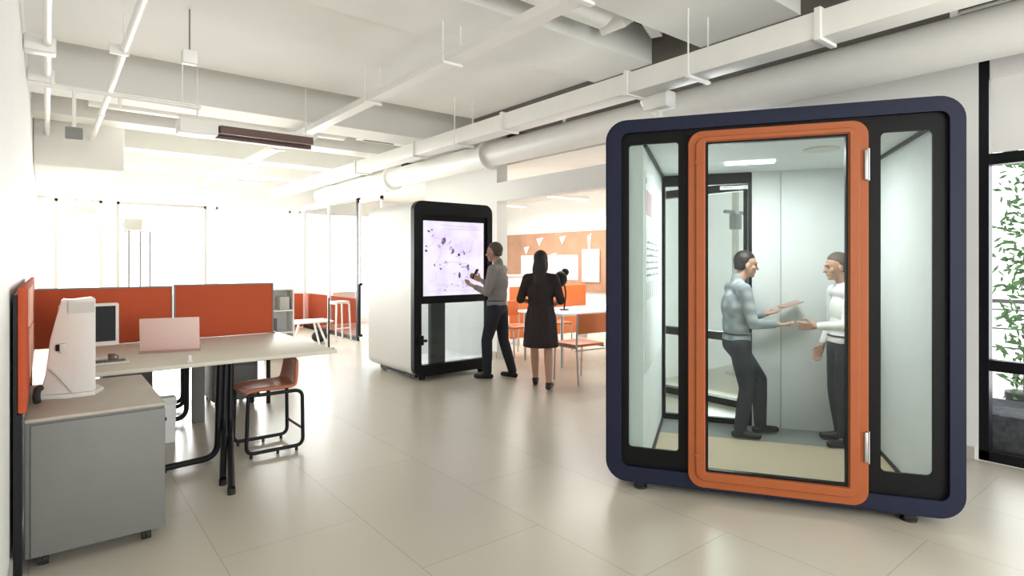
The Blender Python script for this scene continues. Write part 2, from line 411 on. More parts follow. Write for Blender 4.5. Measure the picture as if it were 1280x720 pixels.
# cross pipe and heater under the deep beam
cp = empty('ceiling_cross_pipe', (XL+0.01, 6.1, 2.9), label='thin white pipe crossing left to right under the deep beam', cat='pipe')
MB().cyl((0, 0, 0), (1.25, 0, 0), 0.02).build('pipe', M['pipe'], cp)
for x in (0.15, 1.1): MB().cyl((x, 0, 0), (x, 0, 0.44), 0.006, n=8).build('hanger_rod', M['pipe'], cp)
for x in (0.3, 0.62): MB().cyl((x, 0, 0), (x, 0, -0.32 if x < 0.5 else -0.12), 0.014).build('drop_pipe', M['pipe'], cp)
MB().box(0.24, 0.36, -0.03, 0.03, -0.42, -0.32, bev=0.01).build('sensor_box', M['vent'], cp)
ht = empty('heater_strip', (1.0, 6.5, 2.78), label='long brown grilled heater slung under the deep ceiling beam', cat='heater')
MB().box(0, 0.34, -0.12, 0.14, -0.06, 0.08, bev=0.012).build('end_box', M['pipe'], ht)
MB().box(0.34, 1.35, -0.10, 0.12, 0.045, 0.08, bev=0.006).build('housing', M['pipe'], ht)
g = MB(); 
for k in range(5): g.box(0.36, 1.30, -0.09+k*0.04, -0.072+k*0.04, -0.02, 0.05)
g.box(0.36, 1.30, -0.10, -0.085, -0.03, 0.05)
g.build('grille', M['heater'], ht, smooth=False)
MB().box(0.34, 1.34, 0.07, 0.14, -0.05, 0.045, bev=0.01).build('side_rail', M['heater'], ht)
for x in (0.17, 1.25): MB().cyl((x, 0, 0.08), (x, 0, 0.81), 0.008).build('hanger_rod', M['pipe'], ht)
# hanging rods with socket
hr = empty('hanging_socket', (0.83, 4.9, 2.93), label='small white socket box hanging on a thin rod', cat='socket')
MB().box(-0.05, 0.05, -0.04, 0.04, 0, 0.10, bev=0.01).build('box', M['pipe'], hr)
MB().cyl((0, 0, 0.10), (0, 0, 0.41), 0.006).build('rod', M['vent'], hr)
# cable tray (line A)
tr = empty('ceiling_cable_tray', (2.44, 0, 3.0), label='narrow white cable tray running down the middle of the ceiling', cat='tray')
b = MB(); b.box(-0.06, 0.06, YF+.01, YB-.01, -0.012, 0); b.box(-0.06, -0.048, YF+.01, YB-.01, 0, 0.05); b.box(0.048, 0.06, YF+.01, YB-.01, 0, 0.05)
b.build('channel', M['pipe'], tr, smooth=False)
b = MB(); b.cyl((-0.02, YF+.02, 0.018), (-0.02, YB-.02, 0.018), 0.016, n=10); b.cyl((0.022, YF+.02, 0.018), (0.022, YB-.02, 0.018), 0.014, n=10)
b.build('conduit', M['pipe'], tr)
for y in (2.4, 3.8, 5.2, 8.15, 9.6, 11.2):
    hh = 0.295 if y in (2.4, 3.8) else (0.335 if y == 5.2 else 0.59)
    b = MB(); b.box(-0.09, 0.09, y-0.02, y+0.02, -0.03, -0.012); b.cyl((-0.08, y, -0.02), (-0.08, y, hh), 0.005, n=8); b.cyl((0.08, y, -0.02), (0.08, y, hh), 0.005, n=8)
    b.build('bracket', M['pipe'], tr)
# big square trunking B
tb = empty('duct_trunking', (3.76, 0, 2.9), label='wide rectangular white duct running above the blue booth', cat='duct')
MB().box(-0.10, 0.10, YF+.01, YB-.3, -0.085, 0.085, bev=0.012).build('duct', M['pipe'], tb)
for y in (1.6, 3.1, 4.75, 6.6, 8.4, 10.2):
    b = MB(); b.box(-0.115, 0.115, y-0.02, y+0.02, -0.1, 0.1, bev=0.004); b.build('flange', M['pipe'], tb)
for y, hh in ((2.5, 0.395), (5.6, 0.435)):
    b = MB()
    for sx in (-0.125, 0.125): b.cyl((sx, y, -0.1), (sx, y, hh), 0.006, n=8)
    b.box(-0.14, 0.14, y-0.015, y+0.015, -0.11, -0.09); b.build('hanger', M['pipe'], tb)
b = MB(); b.box(0.10, 0.24, 2.86, 3.10, -0.20, -0.06, bev=0.02); b.cyl((0.17, 2.98, -0.2), (0.17, 2.98, -0.28), 0.03); b.sph((0.17, 3.1, -0.1), 0.06)
b.build('valve_body', M['pipe'], tb)
# round duct C beside the right wall
rc = straight_pipe('round_duct', 4.80, 2.94, YF+.01, YB-.3, 0.165, 'fat round white duct running beside the right wall', cat='duct', collars=(3.6, 6.5, 9.4))
for y in (1.2, 3.1, 5.0, 7.4):
    hh = 0.68 if y not in (5.0,) else 0.4
    MB().box(-0.012, 0.012, y-YF-0.02, y-YF+0.02, 0.16, {1.2: 0.335, 3.1: 0.335, 5.0: 0.335, 7.4: 0.175}[y]).build('hanger', M['pipe'], rc, smooth=False)
# round transverse duct between the beams, and a second further back
td = empty('cross_duct', (1.9, 3.12, 3.42), label='round white duct crossing in the ceiling recess', cat='duct')
MB().cyl((0.2, 0, 0), (1.5, 0, 0), 0.13, n=28).build('duct', M['pipe'], td)
td2 = empty('cross_duct', (0.35, 7.85, 3.36), label='large round white duct crossing behind the heater', cat='duct')
b = MB(); b.cyl((0, 0, 0), (2.9, 0, 0), 0.2, n=28); b.build('duct', M['pipe'], td2)
for x in (0.9, 2.1): MB().cyl((x-0.03, 0, 0), (x+0.03, 0, 0), 0.215, n=24).build('collar', M['pipe'], td2)
# thin conduit across the recess near the right wall (rounded loop)
tag(MB().tube([(5.2, -1.0, 3.2), (5.2, 1.25, 3.2), (5.0, 1.25, 3.2), (5.0, -1.0, 3.2)], 0.012, bend=0.05).build('conduit_loop', M['pipe']), 'bent white conduit loop above the fat round duct at top right', 'conduit')
# diagonal brace
tag(MB().box(3.55, 4.2, 3.0, 3.1, 3.42, 3.5, rot=Matrix.Rotation(math.radians(25), 3, 'Z')).build('ceiling_brace', M['pipe'], smooth=False), 'slanting white brace across the dark ceiling recess', 'brace')
tag(MB().box(3.5, 3.9, 3.05, 3.3, 3.42, 3.6, rot=Matrix.Rotation(math.radians(-35), 3, 'Y')).build('ceiling_brace', M['pipe'], smooth=False), 'short tilted white plate in the dark recess by the cable tray', 'brace')
# grey ceiling vent
v = empty('ceiling_vent', (2.55, 10.95, 2.9), label='square grey vent box hung near the far windows', cat='vent')
MB().box(0, 0.5, 0, 0.5, 0.0, 0.15, bev=0.01).build('housing', M['pipe'], v)
b = MB()
for k in range(8): b.box(0.03, 0.47, 0.03+k*0.056, 0.07+k*0.056, -0.012, 0)
b.build('grille', M['vent'], v, smooth=False)
for x in (0.05, 0.45): MB().cyl((x, 0.25, 0.15), (x, 0.25, 0.70), 0.006).build('hanger_rod', M['pipe'], v)
# narrow dark slot diffuser
s1 = empty('slot_diffuser', (3.45, 7.75, 3.2), label='narrow linear slot diffuser behind the cable tray', cat='vent')
MB().box(0, 0.9, 0, 0.16, 0, 0.395, bev=0.01).build('housing', M['pipe'], s1)
MB().box(0.08, 0.55, 0.05, 0.09, -0.008, 0).build('slot', M['vent'], s1, smooth=False)
# exit-style sign near the left window (unreadable in the photo)
sg = empty('hanging_sign', (0.33, 12.6, 2.30), label='small grey hanging sign in front of the left window', cat='sign')
MB().box(0, 0.34, 0, 0.03, 0, 0.14, bev=0.005).build('panel', M['creamd'], sg)
for x in (0.05, 0.29): MB().cyl((x, 0.015, 0.14), (x, 0.015, 0.32), 0.004).build('rod', M['vent'], sg)
# slim display stand in front of back windows
ds = empty('equipment_stand', (1.12, 12.2, 0), label='tall slim stand with small box on top, before the far windows', cat='stand')
b = MB()
for x in (0, 0.17, 0.32): b.cyl((x, 0, 0.02), (x, 0, 2.0 if x > 0 else 2.05), 0.014, n=10)
b.build('pole', M['vent'], ds)
MB().box(-0.10, 0.42, -0.2, 0.2, 0, 0.03, bev=0.01).build('base', M['vent'], ds)
b = MB(); b.box(-0.08, 0.2, -0.08, 0.08, 2.02, 2.22, bev=0.02); b.cyl((-0.1, -0.02, 2.12), (-0.02, -0.02, 2.12), 0.05); b.box(-0.08, 0.32, -0.015, 0.015, 1.99, 2.015)
b.build('head_box', M['creamd'], ds)

# ------------------------------------------------------------------ the blue booth
UX = Vector((1.048, -1.644, 0)).normalized()   # along its front, left to right
BR = math.atan2(UX.y, UX.x)
booth = empty('meeting_booth', (2.826, 2.566, 0), BR, label='large navy meeting booth with glazed front and orange framed door', cat='booth')
BWd, BD, Z0, Z1 = 1.955, 1.60, 0.045, 2.364
# local: x along front, y depth (into booth), z up
WT, WR = 0.235, 0.14
def shell(name, m, x0, x1, z0, z1, r, th, y0, y1, bev=0.0):
    o = rrect(x0, x1, z0, z1, r); i = rrect(x0+th, x1-th, z0+0.015, z1-th, max(0.01, r-th))
    b = MB().ringframe(o, i, y0, y1)
    return b
shell('shell', M['navy'], 0, BWd, Z0, Z1, 0.13, 0.085, 0.03, BD).build('shell', M['navy'], booth)
# front ring, softly rounded lip
o1 = rrect(0, BWd, Z0, Z1, 0.13); b = MB()
b.ringframe(o1, rrect(0.10, BWd-0.078, Z0+0.10, Z1-0.085, 0.05), 0.012, 0.05)
b.ringframe(rrect(0.012, BWd-0.012, Z0+0.012, Z1-0.012, 0.12), rrect(0.10, BWd-0.078, Z0+0.10, Z1-0.085, 0.05), 0.0, 0.02)
b.build('front_frame', M['navy'], booth)
# inner lining: walls, ceiling, floor
b = MB(); b.box(0.085, WT, 0.06, BD-0.03, 0.066, Z1-0.10); b.build('left_lining', M['acou'], booth, smooth=False)
b = MB(); b.box(BWd-WR, BWd-0.085, 0.06, BD-0.03, 0.066, Z1-0.10); b.build('right_lining', M['acou'], booth, smooth=False)
cl = MB().box(0.085, BWd-0.085, 0.05, BD-0.03, 2.215, Z1-0.08).build('ceiling_lining', M['acou'], booth, smooth=False)
MB().box(0.085, BWd-0.085, 0.05, BD-0.03, 0.05, 0.066).build('floor_plate', M['boothcarp'], booth, smooth=False)
MB().box(WT+0.02, BWd-WR-0.02, 0.07, 1.10, 0.0655, 0.072).build('floor_reflection_layer', M['boothreflect'], booth, smooth=False)  # thin tan layer paints the reflected room floor onto the booth floor
for x in (WT, BWd-WR-0.02):
    for z in (2.195, 0.067): MB().box(x, x+0.02, 0.06, BD-0.03, z, z+0.02).build('corner_trim', M['black'], booth, smooth=False)
tv = MB().cyl((1.35, 0.62, 2.207), (1.35, 0.62, 2.215), 0.11, n=32).build('ceiling_vent', M['creamd'], booth)
tl = MB().box(0.75, 1.1, 0.95, 1.05, 2.200, 2.215, bev=0.004).build('ceiling_lamp_or_fill', M['lamp'], booth)
# back glazing
MB().ringframe(rrect(WT, 0.975, 0.066, 2.215, 0.01), rrect(WT+0.03, 0.945, 0.115, 2.12, 0.01), BD-0.045, BD-0.005).build('rear_frame', M['black'], booth)
MB().box(WT+0.01, 0.96, BD-0.028, BD-0.022, 0.09, 2.15).build('rear_glass', M['glass'], booth, smooth=False)
MB().box(0.975, 1.196, BD-0.05, BD-0.004, 0.066, 2.215, bev=0.003).build('rear_panel', M['acou'], booth)
MB().box(1.20, BWd-WR, BD-0.045, BD-0.004, 0.066, 2.215, bev=0.003).build('rear_panel', M['acou'], booth)
# front fixed side lights with wide black border
def sidelight(name, x0, x1, gx0, gx1, gz0, gz1, r):
    fr = MB().ringframe(rrect(x0, x1, 0.14, 2.285, 0.02), rrect(gx0, gx1, gz0, gz1, r), 0.03, 0.05).build('side_light', M['black'], booth)
    MB().box(gx0-0.01, gx1+0.01, 0.036, 0.042, gz0-0.01, gz1+0.01).build('glass', M['glass'], fr, smooth=False)
    return fr
sidelight('l', 0.095, 0.53, 0.144, 0.452, 0.262, 2.205, 0.02)
sidelight('r', 1.47, BWd-0.075, 1.556, 1.807, 0.266, 2.185, 0.03)
for x0, x1 in ((0.46, 0.53), (1.475, 1.50)):
    pass
# sill and header behind the door
MB().box(0.50, 1.50, 0.02, 0.05, 0.05, 0.13).build('sill', M['black'], booth, smooth=False)
MB().box(0.50, 1.50, 0.02, 0.05, 2.24, 2.30).build('header', M['black'], booth, smooth=False)
# door
DX0, DX1, DZ0, DZ1 = 0.512, 1.487, 0.070, 2.256
dob = MB()
go = (0.622, 1.380, 0.178, 2.178)
dob.ringframe(rrect(DX0, DX1, DZ0, DZ1, 0.085), rrect(go[0], go[1], go[2], go[3], 0.006), -0.015, 0.045)
dob.ringframe(rrect(DX0+0.045, DX1-0.045, DZ0+0.045, DZ1-0.04, 0.06), rrect(go[0]-0.01, go[1]+0.01, go[2]-0.01, go[3]+0.01, 0.01), -0.026, 0.0)
door = dob.build('door', M['orange'], booth)
mm = door.modifiers.new('bevel', 'BEVEL'); mm.width = 0.005; mm.segments = 2; mm.limit_method = 'ANGLE'
MB().ringframe(rrect(go[0]-0.004, go[1]+0.004, go[2]-0.004, go[3]+0.004, 0.008), rrect(go[0]+0.008, go[1]-0.008, go[2]+0.008, go[3]-0.008, 0.004), -0.020, 0.02).build('gasket', M['black'], door)
MB().box(go[0], go[1], 0.004, 0.010, go[2], go[3]).build('glass', M['glass'], door, smooth=False)
for z in (2.00, 0.41):
    b = MB(); b.box(DX1-0.024, DX1-0.004, -0.030, -0.014, z-0.085, z+0.085, bev=0.005)
    b.cyl((DX1-0.003, -0.026, z-0.09), (DX1-0.003, -0.026, z+0.09), 0.006); b.build('hinge', M['chrome'], door)
for z in (2.06, 0.27):
    MB().cyl((DX0+0.055, -0.034, z), (DX0+0.055, -0.02, z), 0.012).build('lock_pin', M['orange'], door)
# adjusters / feet
for x in (0.215, 1.70):
    for y in (0.06, BD-0.12):
        b = MB(); b.box(x-0.03, x+0.03, y-0.03, y+0.03, 0.012, 0.06, bev=0.004); b.cyl((x, y, 0), (x, y, 0.014), 0.042); b.build('foot', M['rubber'], booth)
# whiteboard writing and poster on the left lining (inside the booth)
wb = MB().box(WT, WT+0.008, 0.12, 1.40, 0.72, 2.05, bev=0.003).build('whiteboard', M['board'], booth)
rr = random.Random(4)
b = MB()
for row in range(6):
    y = 0.16
    z = 1.58-row*0.045
    while y < 1.05:
        w = rr.uniform(0.03, 0.09)
        b.box(WT+0.0078, WT+0.0092, y, y+w, z, z+0.006+0.012*rr.random()); y += w+rr.uniform(0.015, 0.03)
for k in range(7):
    y = 0.18+k*0.12
    b.box(WT+0.0078, WT+0.0092, y, y+0.02, 1.20, 1.32)
b.build('handwriting', M['ink'], wb, smooth=False)
MB().box(WT+0.0078, WT+0.010, 0.14, 0.52, 1.77, 1.93).build('poster', M['poster'], wb, smooth=False)
MB().box(WT+0.0078, WT+0.010, 0.135, 0.17, 1.97, 2.01).build('sticker', M['ink'], wb, smooth=False)

# ------------------------------------------------------------------ white pod with display
pod = empty('media_pod', (3.46, 6.22, 0), 0, label='white sided pod with black rounded front and large lit display', cat='pod')
PW, PD, PZ0, PZ1 = 1.17, 1.28, 0.06, 2.20
b = MB().ringframe(rrect(0, PW, PZ0, PZ1, 0.11), rrect(0.05, PW-0.05, PZ0+0.05, PZ1-0.05, 0.07), 0.07, PD)
b.box(0.04, PW-0.04, PD-0.05, PD-0.005, PZ0+.04, PZ1-.04)
o = b.build('shell', M['podw'], pod)
b = MB().ringframe(rrect(-0.004, PW+0.004, PZ0-0.004, PZ1+0.004, 0.115), rrect(0.10, PW-0.08, PZ0+0.13, PZ1-0.16, 0.03), 0.0, 0.08)
b.build('front_frame', M['blackm'], pod)
b = MB(); b.box(0.09, PW-0.07, 0.02, 0.06, 0.94, 1.03); b.build('cross_rail', M['blackm'], pod, smooth=False)
bz = MB().box(0.09, PW-0.07, 0.022, 0.06, 1.02, 2.06).build('display_bezel', M['black'], pod, smooth=False)
DXa, DXb, DZa, DZb = 0.135, PW-0.13, 1.035, 1.965
scn = MB().box(DXa, DXb, 0.014, 0.024, DZa, DZb).build('display', M['display'], pod, smooth=False)
# picture on the display: network of marks (u 0..1, v 0..1)
def dpt(u, v): return (DXa+u*(DXb-DXa), 0.0125, DZa+v*(DZb-DZa))
def dot(b, u, v, w, h, a=0):
    x, y, z = dpt(u, v); b.sph((x, y, z), 1, sx=w, sy=0.0015, sz=h, n=10, rot=Matrix.Rotation(a, 3, 'Y'))
b = MB(); r5 = random.Random(11)
for u, v, w, h, a in [(0.32, 0.74, .03, .04, .3), (0.30, 0.71, .02, .02, 0), (0.47, 0.60, .02, .032, .2), (0.46, 0.58, .012, .014, 0), (0.57, 0.55, .022, .02, 0), (0.66, 0.57, .014, .02, 0), (0.72, 0.39, .02, .03, .8), (0.73, 0.36, .015, .03, 0), (0.58, 0.27, .018, .04, 0), (0.17, 0.41, .012, .016, 0), (0.59, 0.42, .014, .01, 0), (0.08, 0.86, .022, .012, .4), (0.13, 0.88, .014, .01, 0), (0.04, 0.60, .02, .016, 0), (0.04, 0.66, .014, .01, 0), (0.27, 0.36, .014, .012, 0)]:
    dot(b, u, v, w, h, a)
b.build('dark_marks', M['dispdk'], scn)
b = MB()
for k in range(46):
    u, v = r5.choice([(0.3, .7), (0.55, .57), (0.65, .35), (0.2, .45), (0.08, .75), (0.6, .2), (.35, .12), (.7, .1)])
    u += r5.gauss(0, .08); v += r5.gauss(0, .05)
    if 0.03 < u < 0.97 and 0.03 < v < 0.97: dot(b, u, v, r5.uniform(.005, .022), r5.uniform(.005, .02), r5.random())
b.build('violet_marks', M['dispmd'], scn)
b = MB()
def seg(u0, v0, u1, v1):
    b.tube([dpt(u0, v0), dpt(u1, v1)], 0.0025, n=6)
for q in [(.1, .8, .3, .75), (.3, .75, .47, .6), (.47, .6, .7, .57), (.3, .75, .25, .5), (.25, .5, .17, .41), (.17, .41, .3, .36), (.42, .46, .74, .42), (.74, .42, .72, .2), (.72, .2, .6, .12), (.03, .62, .15, .7), (.35, .9, .95, .9), (.2, .15, .6, .12), (.6, .28, .65, .12), (.25, .95, .9, .93), (.2, .2, .2, .3), (.3, .36, .42, .46), (.8, .75, .78, .6), (.78, .6, .66, .57)]:
    seg(*q)
for k in range(16):
    u = 0.08+k*0.055; seg(u, .055, u+0.03, .055+0.02*r5.random())
b.build('thin_lines', M['dispgr'], scn)
# lower glass with dark curtain strip, handle
MB().box(0.10, PW-0.08, 0.03, 0.036, 0.24, 0.95).build('lower_glass', M['glass'], pod, smooth=False)
MB().box(0.35, 0.8, 0.5, 0.8, 2.13, 2.145).build('ceiling_lamp_or_fill', M['lamp'], pod, smooth=False)  # added glowing panel that brightens the pod interior
MB().box(0.30, 0.52, 0.12, 0.2, 0.14, 1.0, bev=0.02).build('inner_post', M['cabd'], pod)
b = MB(); b.box(0.045, 0.12, -0.03, 0.0, 0.44, 0.56, bev=0.012); b.cyl((0.08, -0.03, 0.50), (0.08, -0.055, 0.50), 0.022); b.box(0.075, 0.15, -0.058, -0.045, 0.48, 0.515, bev=0.006)
b.build('door_handle', M['blackm'], pod)
MB().box(0.05, PW-0.05, 0.07, 0.6, PZ0+0.045, PZ0+0.06).build('floor_plate', M['acou'], pod, smooth=False)
for x in (0.16, PW-0.12):
    for y in (0.10, PD-0.15):
        b = MB(); b.cyl((x, y, 0), (x, y, 0.06), 0.035, 0.05); b.build('foot', M['rubber'], pod)
MB().box(0.10, 0.13, 0.16, PD-0.16, 0.02, 0.06).build('base_rail', M['blackm'], pod, smooth=False)

# ------------------------------------------------------------------ left work area
# cabinet on casters
cab = empty('cabinet', (-0.085, 3.53, 0), label='grey wheeled cabinet with taupe top in the near left corner', cat='cabinet')
CWd, CDp = 0.57, 0.98
b = MB(); b.box(0.0, CWd-0.012, 0.012, CDp, 0.055, 0.695, bev=0.008); b.build('body', M['cab'], cab)
b = MB(); b.box(0.022, CWd, 0.0, 0.016, 0.06, 0.685, bev=0.006); b.build('end_panel', M['cab'], cab)
MB().box(0.0, CWd, 0.0, CDp, 0.695, 0.715, bev=0.006).build('top', M['ctop'], cab)
for y in (0.06, 0.37, 0.68):
    d = MB().box(CWd-0.012, CWd+0.006, y, y+0.29, 0.07, 0.68, bev=0.004).build('drawer_front', M['cab'], cab)
    MB().cyl((CWd+0.006, y+0.05, 0.6), (CWd+0.02, y+0.05, 0.6), 0.01).build('knob', M['blackm'], d)
def caster(x, y, parent, r=0.027, top=0.06):
    b = MB(); b.cyl((x-0.012, y, r), (x+0.012, y, r), r); b.cyl((x-0.03, y, r), (x-0.016, y, r), r)
    b.box(x-0.03, x+0.012, y-0.012, y+0.012, r, top, bev=0.003); b.build('caster', M['rubber'], parent)
for x in (0.08, CWd-0.07):
    for y in (0.06, CDp-0.1): caster(x, y, cab)

# orange partitions
sp = empty('desk_screen', (-0.109, 3.50, 0), label='orange felt side screen standing along the left wall above the cabinet', cat='screen')
MB().box(0, 0.035, 0.0, 1.0, 0.75, 1.335, bev=0.012).build('panel', M['fabric'], sp)
MB().box(0.005, 0.03, 1.02, 2.5, 0.75, 1.335, bev=0.01).build('rear_panel', M['fabric'], sp)
b = MB(); b.box(-0.014, 0.0, 0.0, 2.5, 0.0, 1.30); b.box(0.0, 0.018, 0.0, 0.025, 0.0, 0.75); b.box(0.0, 0.018, 2.3, 2.33, 0.0, 0.75); b.build('support_frame', M['blackm'], sp, smooth=False)
for pts, y in (([(0.0, 1.32), (0.9, 1.32), (0.9, 1.10), (0.0, 1.14)], 0.15), ([(0.0, 1.12), (0.9, 1.08), (0.9, 0.85), (0.2, 0.85)], 0.25)):
    MB().prism(pts, 0.036, 0.042, axis='X').build('pinned_sheet', M['fabric_l'], sp, smooth=False, loc=(0, y, 0))
for i, (x0, x1, zt, lab) in enumerate(((-0.12, 0.893, 1.236, 'orange felt back screen behind the monitor, left one of the pair'), (0.905, 1.78, 1.246, 'orange felt back screen behind the pink laptop, right one of the pair'))):
    q = empty('desk_screen', (x0, 6.08, 0), label=lab, cat='screen')
    MB().box(0.004, x1-x0-0.004, 0, 0.03, 0.745, zt-0.008, bev=0.006).build('panel', M['fabric'], q)
    b = MB(); b.box(0, x1-x0, -0.002, 0.032, zt-0.012, zt); b.box(-0.0, 0.01, -0.06, 0.034, 0.7425, 0.75); b.box(x1-x0-0.01, x1-x0, -0.06, 0.034, 0.7425, 0.75); b.box(0, 0.01, -0.004, 0.034, 0.7425, zt); b.box(x1-x0-0.01, x1-x0, -0.004, 0.034, 0.7425, zt); b.build('edge_trim', M['vent'], q, smooth=False)

def sled(b, x, y0, y1, h, r=0.018, foot=0.05):
    b.tube([(x, y0, h), (x, y0, 0.02+r), (x, y1, 0.02+r), (x, y1, h)], r, bend=foot)

# desk 1
dk = empty('desk', (0.0, 4.58, 0), label='wide cream desk carrying the monitor and pink laptop', cat='desk')
MB().box(0.08, 1.84, 0, 1.53, 0.712, 0.742, bev=0.006).build('desktop', M['desk'], dk)
MB().box(0.5, 1.5, 0.7, 0.75, 0.66, 0.712).build('rail', M['cabd'], dk, smooth=False)
b = MB(); b.tube([(0.985, 0.06, 0.71), (0.965, 0.06, 0.04), (0.62, 0.02, 0.04)], 0.022, bend=0.10); b.build('leg', M['blackm'], dk)
MB().cyl((0.63, 0.05, 0), (0.63, 0.05, 0.03), 0.016).build('glide', M['rubber'], dk)
b = MB(); b.tube([(1.03, 0.10, 0.71), (1.01, 0.06, 0.24), (0.895, -0.44, 0.035)], 0.022, bend=0.12); b.build('leg', M['blackm'], dk)
MB().cyl((0.895, -0.44, 0), (0.895, -0.44, 0.035), 0.024).build('glide', M['rubber'], dk)
b = MB(); b.tube([(1.075, 0.14, 0.71), (1.06, 0.10, 0.22), (0.90, -0.64, 0.035)], 0.022, bend=0.12); b.build('leg', M['blackm'], dk)
MB().cyl((0.90, -0.64, 0), (0.90, -0.64, 0.035), 0.024).build('glide', M['rubber'], dk)
b = MB(); b.tube([(0.99, 1.38, 0.71), (0.985, 1.38, 0.04), (0.45, 1.40, 0.04)], 0.022, bend=0.10); b.build('leg', M['blackm'], dk)
MB().cyl((0.6, 1.4, 0), (0.6, 1.4, 0.03), 0.016).build('glide', M['rubber'], dk)
b = MB(); b.box(1.02, 1.12, 1.30, 1.36, 0.0, 0.71, bev=0.004); b.build('leg', M['cab'], dk)
# desk 2 behind the screens
d2 = empty('desk', (0.0, 6.13, 0), label='cream desk on the far side of the orange back screens', cat='desk')
MB().box(0.08, 1.84, 0.03, 1.3, 0.712, 0.742, bev=0.006).build('desktop', M['desk'], d2)
b = MB(); b.tube([(1.05, 0.35, 0.71), (1.05, 0.35, 0.04), (0.72, 0.35, 0.04)], 0.02, bend=0.08); b.build('leg', M['blackm'], d2)
b = MB(); b.tube([(1.07, 0.55, 0.71), (1.07, 0.55, 0.04), (0.74, 0.55, 0.04)], 0.02, bend=0.08); b.build('leg', M['blackm'], d2)
b = MB(); b.cyl((1.78, 0.12, 0), (1.78, 0.12, 0.71), 0.02); b.build('leg', M['blackm'], d2)
b = MB(); b.cyl((0.2, 1.2, 0), (0.2, 1.2, 0.71), 0.02); b.build('leg', M['blackm'], d2)
b = MB(); b.cyl((1.78, 1.2, 0), (1.78, 1.2, 0.71), 0.02); b.build('leg', M['blackm'], d2)
def pedestal(x, y, w, d, h, label, m):
    p = empty('drawer_pedestal', (x, y, 0), label=label, cat='pedestal', group='drawer pedestals under the far desk')
    MB().box(0, w, 0.012, d, 0.06, h, bev=0.008).build('body', m, p)
    for k in range(3):
        z0 = 0.07+k*(h-0.08)/3
        MB().box(0.004, w-0.004, 0, 0.016, z0, z0+(h-0.08)/3-0.008, bev=0.004).build('drawer', m, p)
    for cx in (0.06, w-0.04):
        for cy in (0.06, d-0.06): caster(cx, cy, p)
pedestal(1.28, 6.32, 0.42, 0.55, 0.60, 'dark grey pedestal under the far desk, right behind the stool', M['cabd'])
pedestal(0.42, 6.9, 0.42, 0.45, 0.60, 'mid grey pedestal under the far desk, left of the black tube legs', M['cab'])
# white box under desk
bx = empty('storage_box', (0.57, 5.35, 0.0), label='white paper box standing on the floor below the desk', cat='box')
MB().box(0, 0.24, 0, 0.2, 0.0, 0.36, bev=0.01).build('body', M['white'], bx)
MB().box(-0.006, 0.246, -0.006, 0.206, 0.31, 0.37, bev=0.008).build('lid', M['white'], bx)

# stool tucked under the desk
st = empty('low_back_chair', (1.345, 4.745, 0), label='terracotta low backed chair on a black sled frame under the desk', cat='chair')
b = MB()  # curved shell
t = bmesh.new(); prof = [(-0.215, 0.462), (-0.19, 0.485), (-0.05, 0.49), (0.10, 0.485), (0.155, 0.495), (0.185, 0.525), (0.195, 0.58), (0.20, 0.63), (0.205, 0.693)]
rows = []
for i, (x, z) in enumerate(prof):
    hw = 0.2 if i < 5 else 0.2-0.012*(i-4)
    rows.append([t.verts.new((x + (0.03*(abs(j-4)/4)**2*-1 if i > 4 else 0), -hw+2*hw*j/8, z+0.012*(abs(j-4)/4)**2*(1 if i < 5 else 0))) for j in range(9)])
for i in range(len(prof)-1):
    for j in range(8): t.faces.new((rows[i][j], rows[i][j+1], rows[i+1][j+1], rows[i+1][j]))
b.join(t); sh = b.build('seat_shell', M['seat'], st)
mm = sh.modifiers.new('thick', 'SOLIDIFY'); mm.thickness = 0.03; mm.offset = 0
mm = sh.modifiers.new('sub', 'SUBSURF'); mm.levels = 2; mm.render_levels = 2
for y in (-0.19, 0.19):
    b = MB(); b.tube([(-0.19, y, 0.462), (-0.205, y, 0.035), (0.21, y, 0.035), (0.205, y, 0.462), (-0.19, y, 0.462)], 0.014, bend=0.06); b.build('leg_frame', M['blackm'], st)
    for x in (-0.17, 0.02, 0.16): MB().cyl((x, y, 0), (x, y, 0.03), 0.011).build('glide', M['rubber'], st)
b = MB(); b.cyl((0.208, -0.19, 0.16), (0.208, 0.19, 0.16), 0.010); b.build('stretcher', M['blackm'], st)
b = MB(); b.cyl((-0.1, -0.19, 0.462), (-0.1, 0.19, 0.462), 0.010); b.build('seat_rail', M['blackm'], st)

# white tower device on cabinet
tw = empty('desktop_tower', (0.10, 4.02, 0.715), label='tall tapered white computer tower standing on the grey cabinet', cat='computer')
t = bmesh.new()
# front outline in xz, left portion folded back in y
H = 0.54
P = {'a': (-0.155, 0.0, 0.02), 'b': (0.0, -0.05, 0.02), 'c': (0.125, -0.05, 0.02), 'd': (0.125, -0.05, H), 'e': (0.0, -0.05, H-0.012), 'f': (-0.045, -0.01, H-0.005), 'g': (-0.10, 0.0, 0.32), 'h': (-0.125, 0.0, 0.12)}
Bk = {k: (v[0]*0.9, 0.16 if k in 'abcgh' else 0.12, v[2]) for k, v in P.items()}
keys = ['a', 'b', 'c', 'd', 'e', 'f', 'g', 'h']
A = {k: t.verts.new(P[k]) for k in keys}; Bv = {k: t.verts.new(Bk[k]) for k in keys}
t.faces.new([A[k] for k in ('b', 'c', 'd', 'e')]); t.faces.new([A[k] for k in ('a', 'b', 'e', 'f', 'g', 'h')]); t.faces.new([Bv[k] for k in keys[::-1]])
for i in range(8):
    k, j = keys[i], keys[(i+1) % 8]; t.faces.new((A[j], A[k], Bv[k], Bv[j]))
bmesh.ops.recalc_face_normals(t, faces=t.faces[:]); bmesh.ops.bevel(t, geom=t.edges[:], offset=0.007, segments=2, affect='EDGES')
b = MB(); b.join(t); b.build('body', M['cream'], tw)
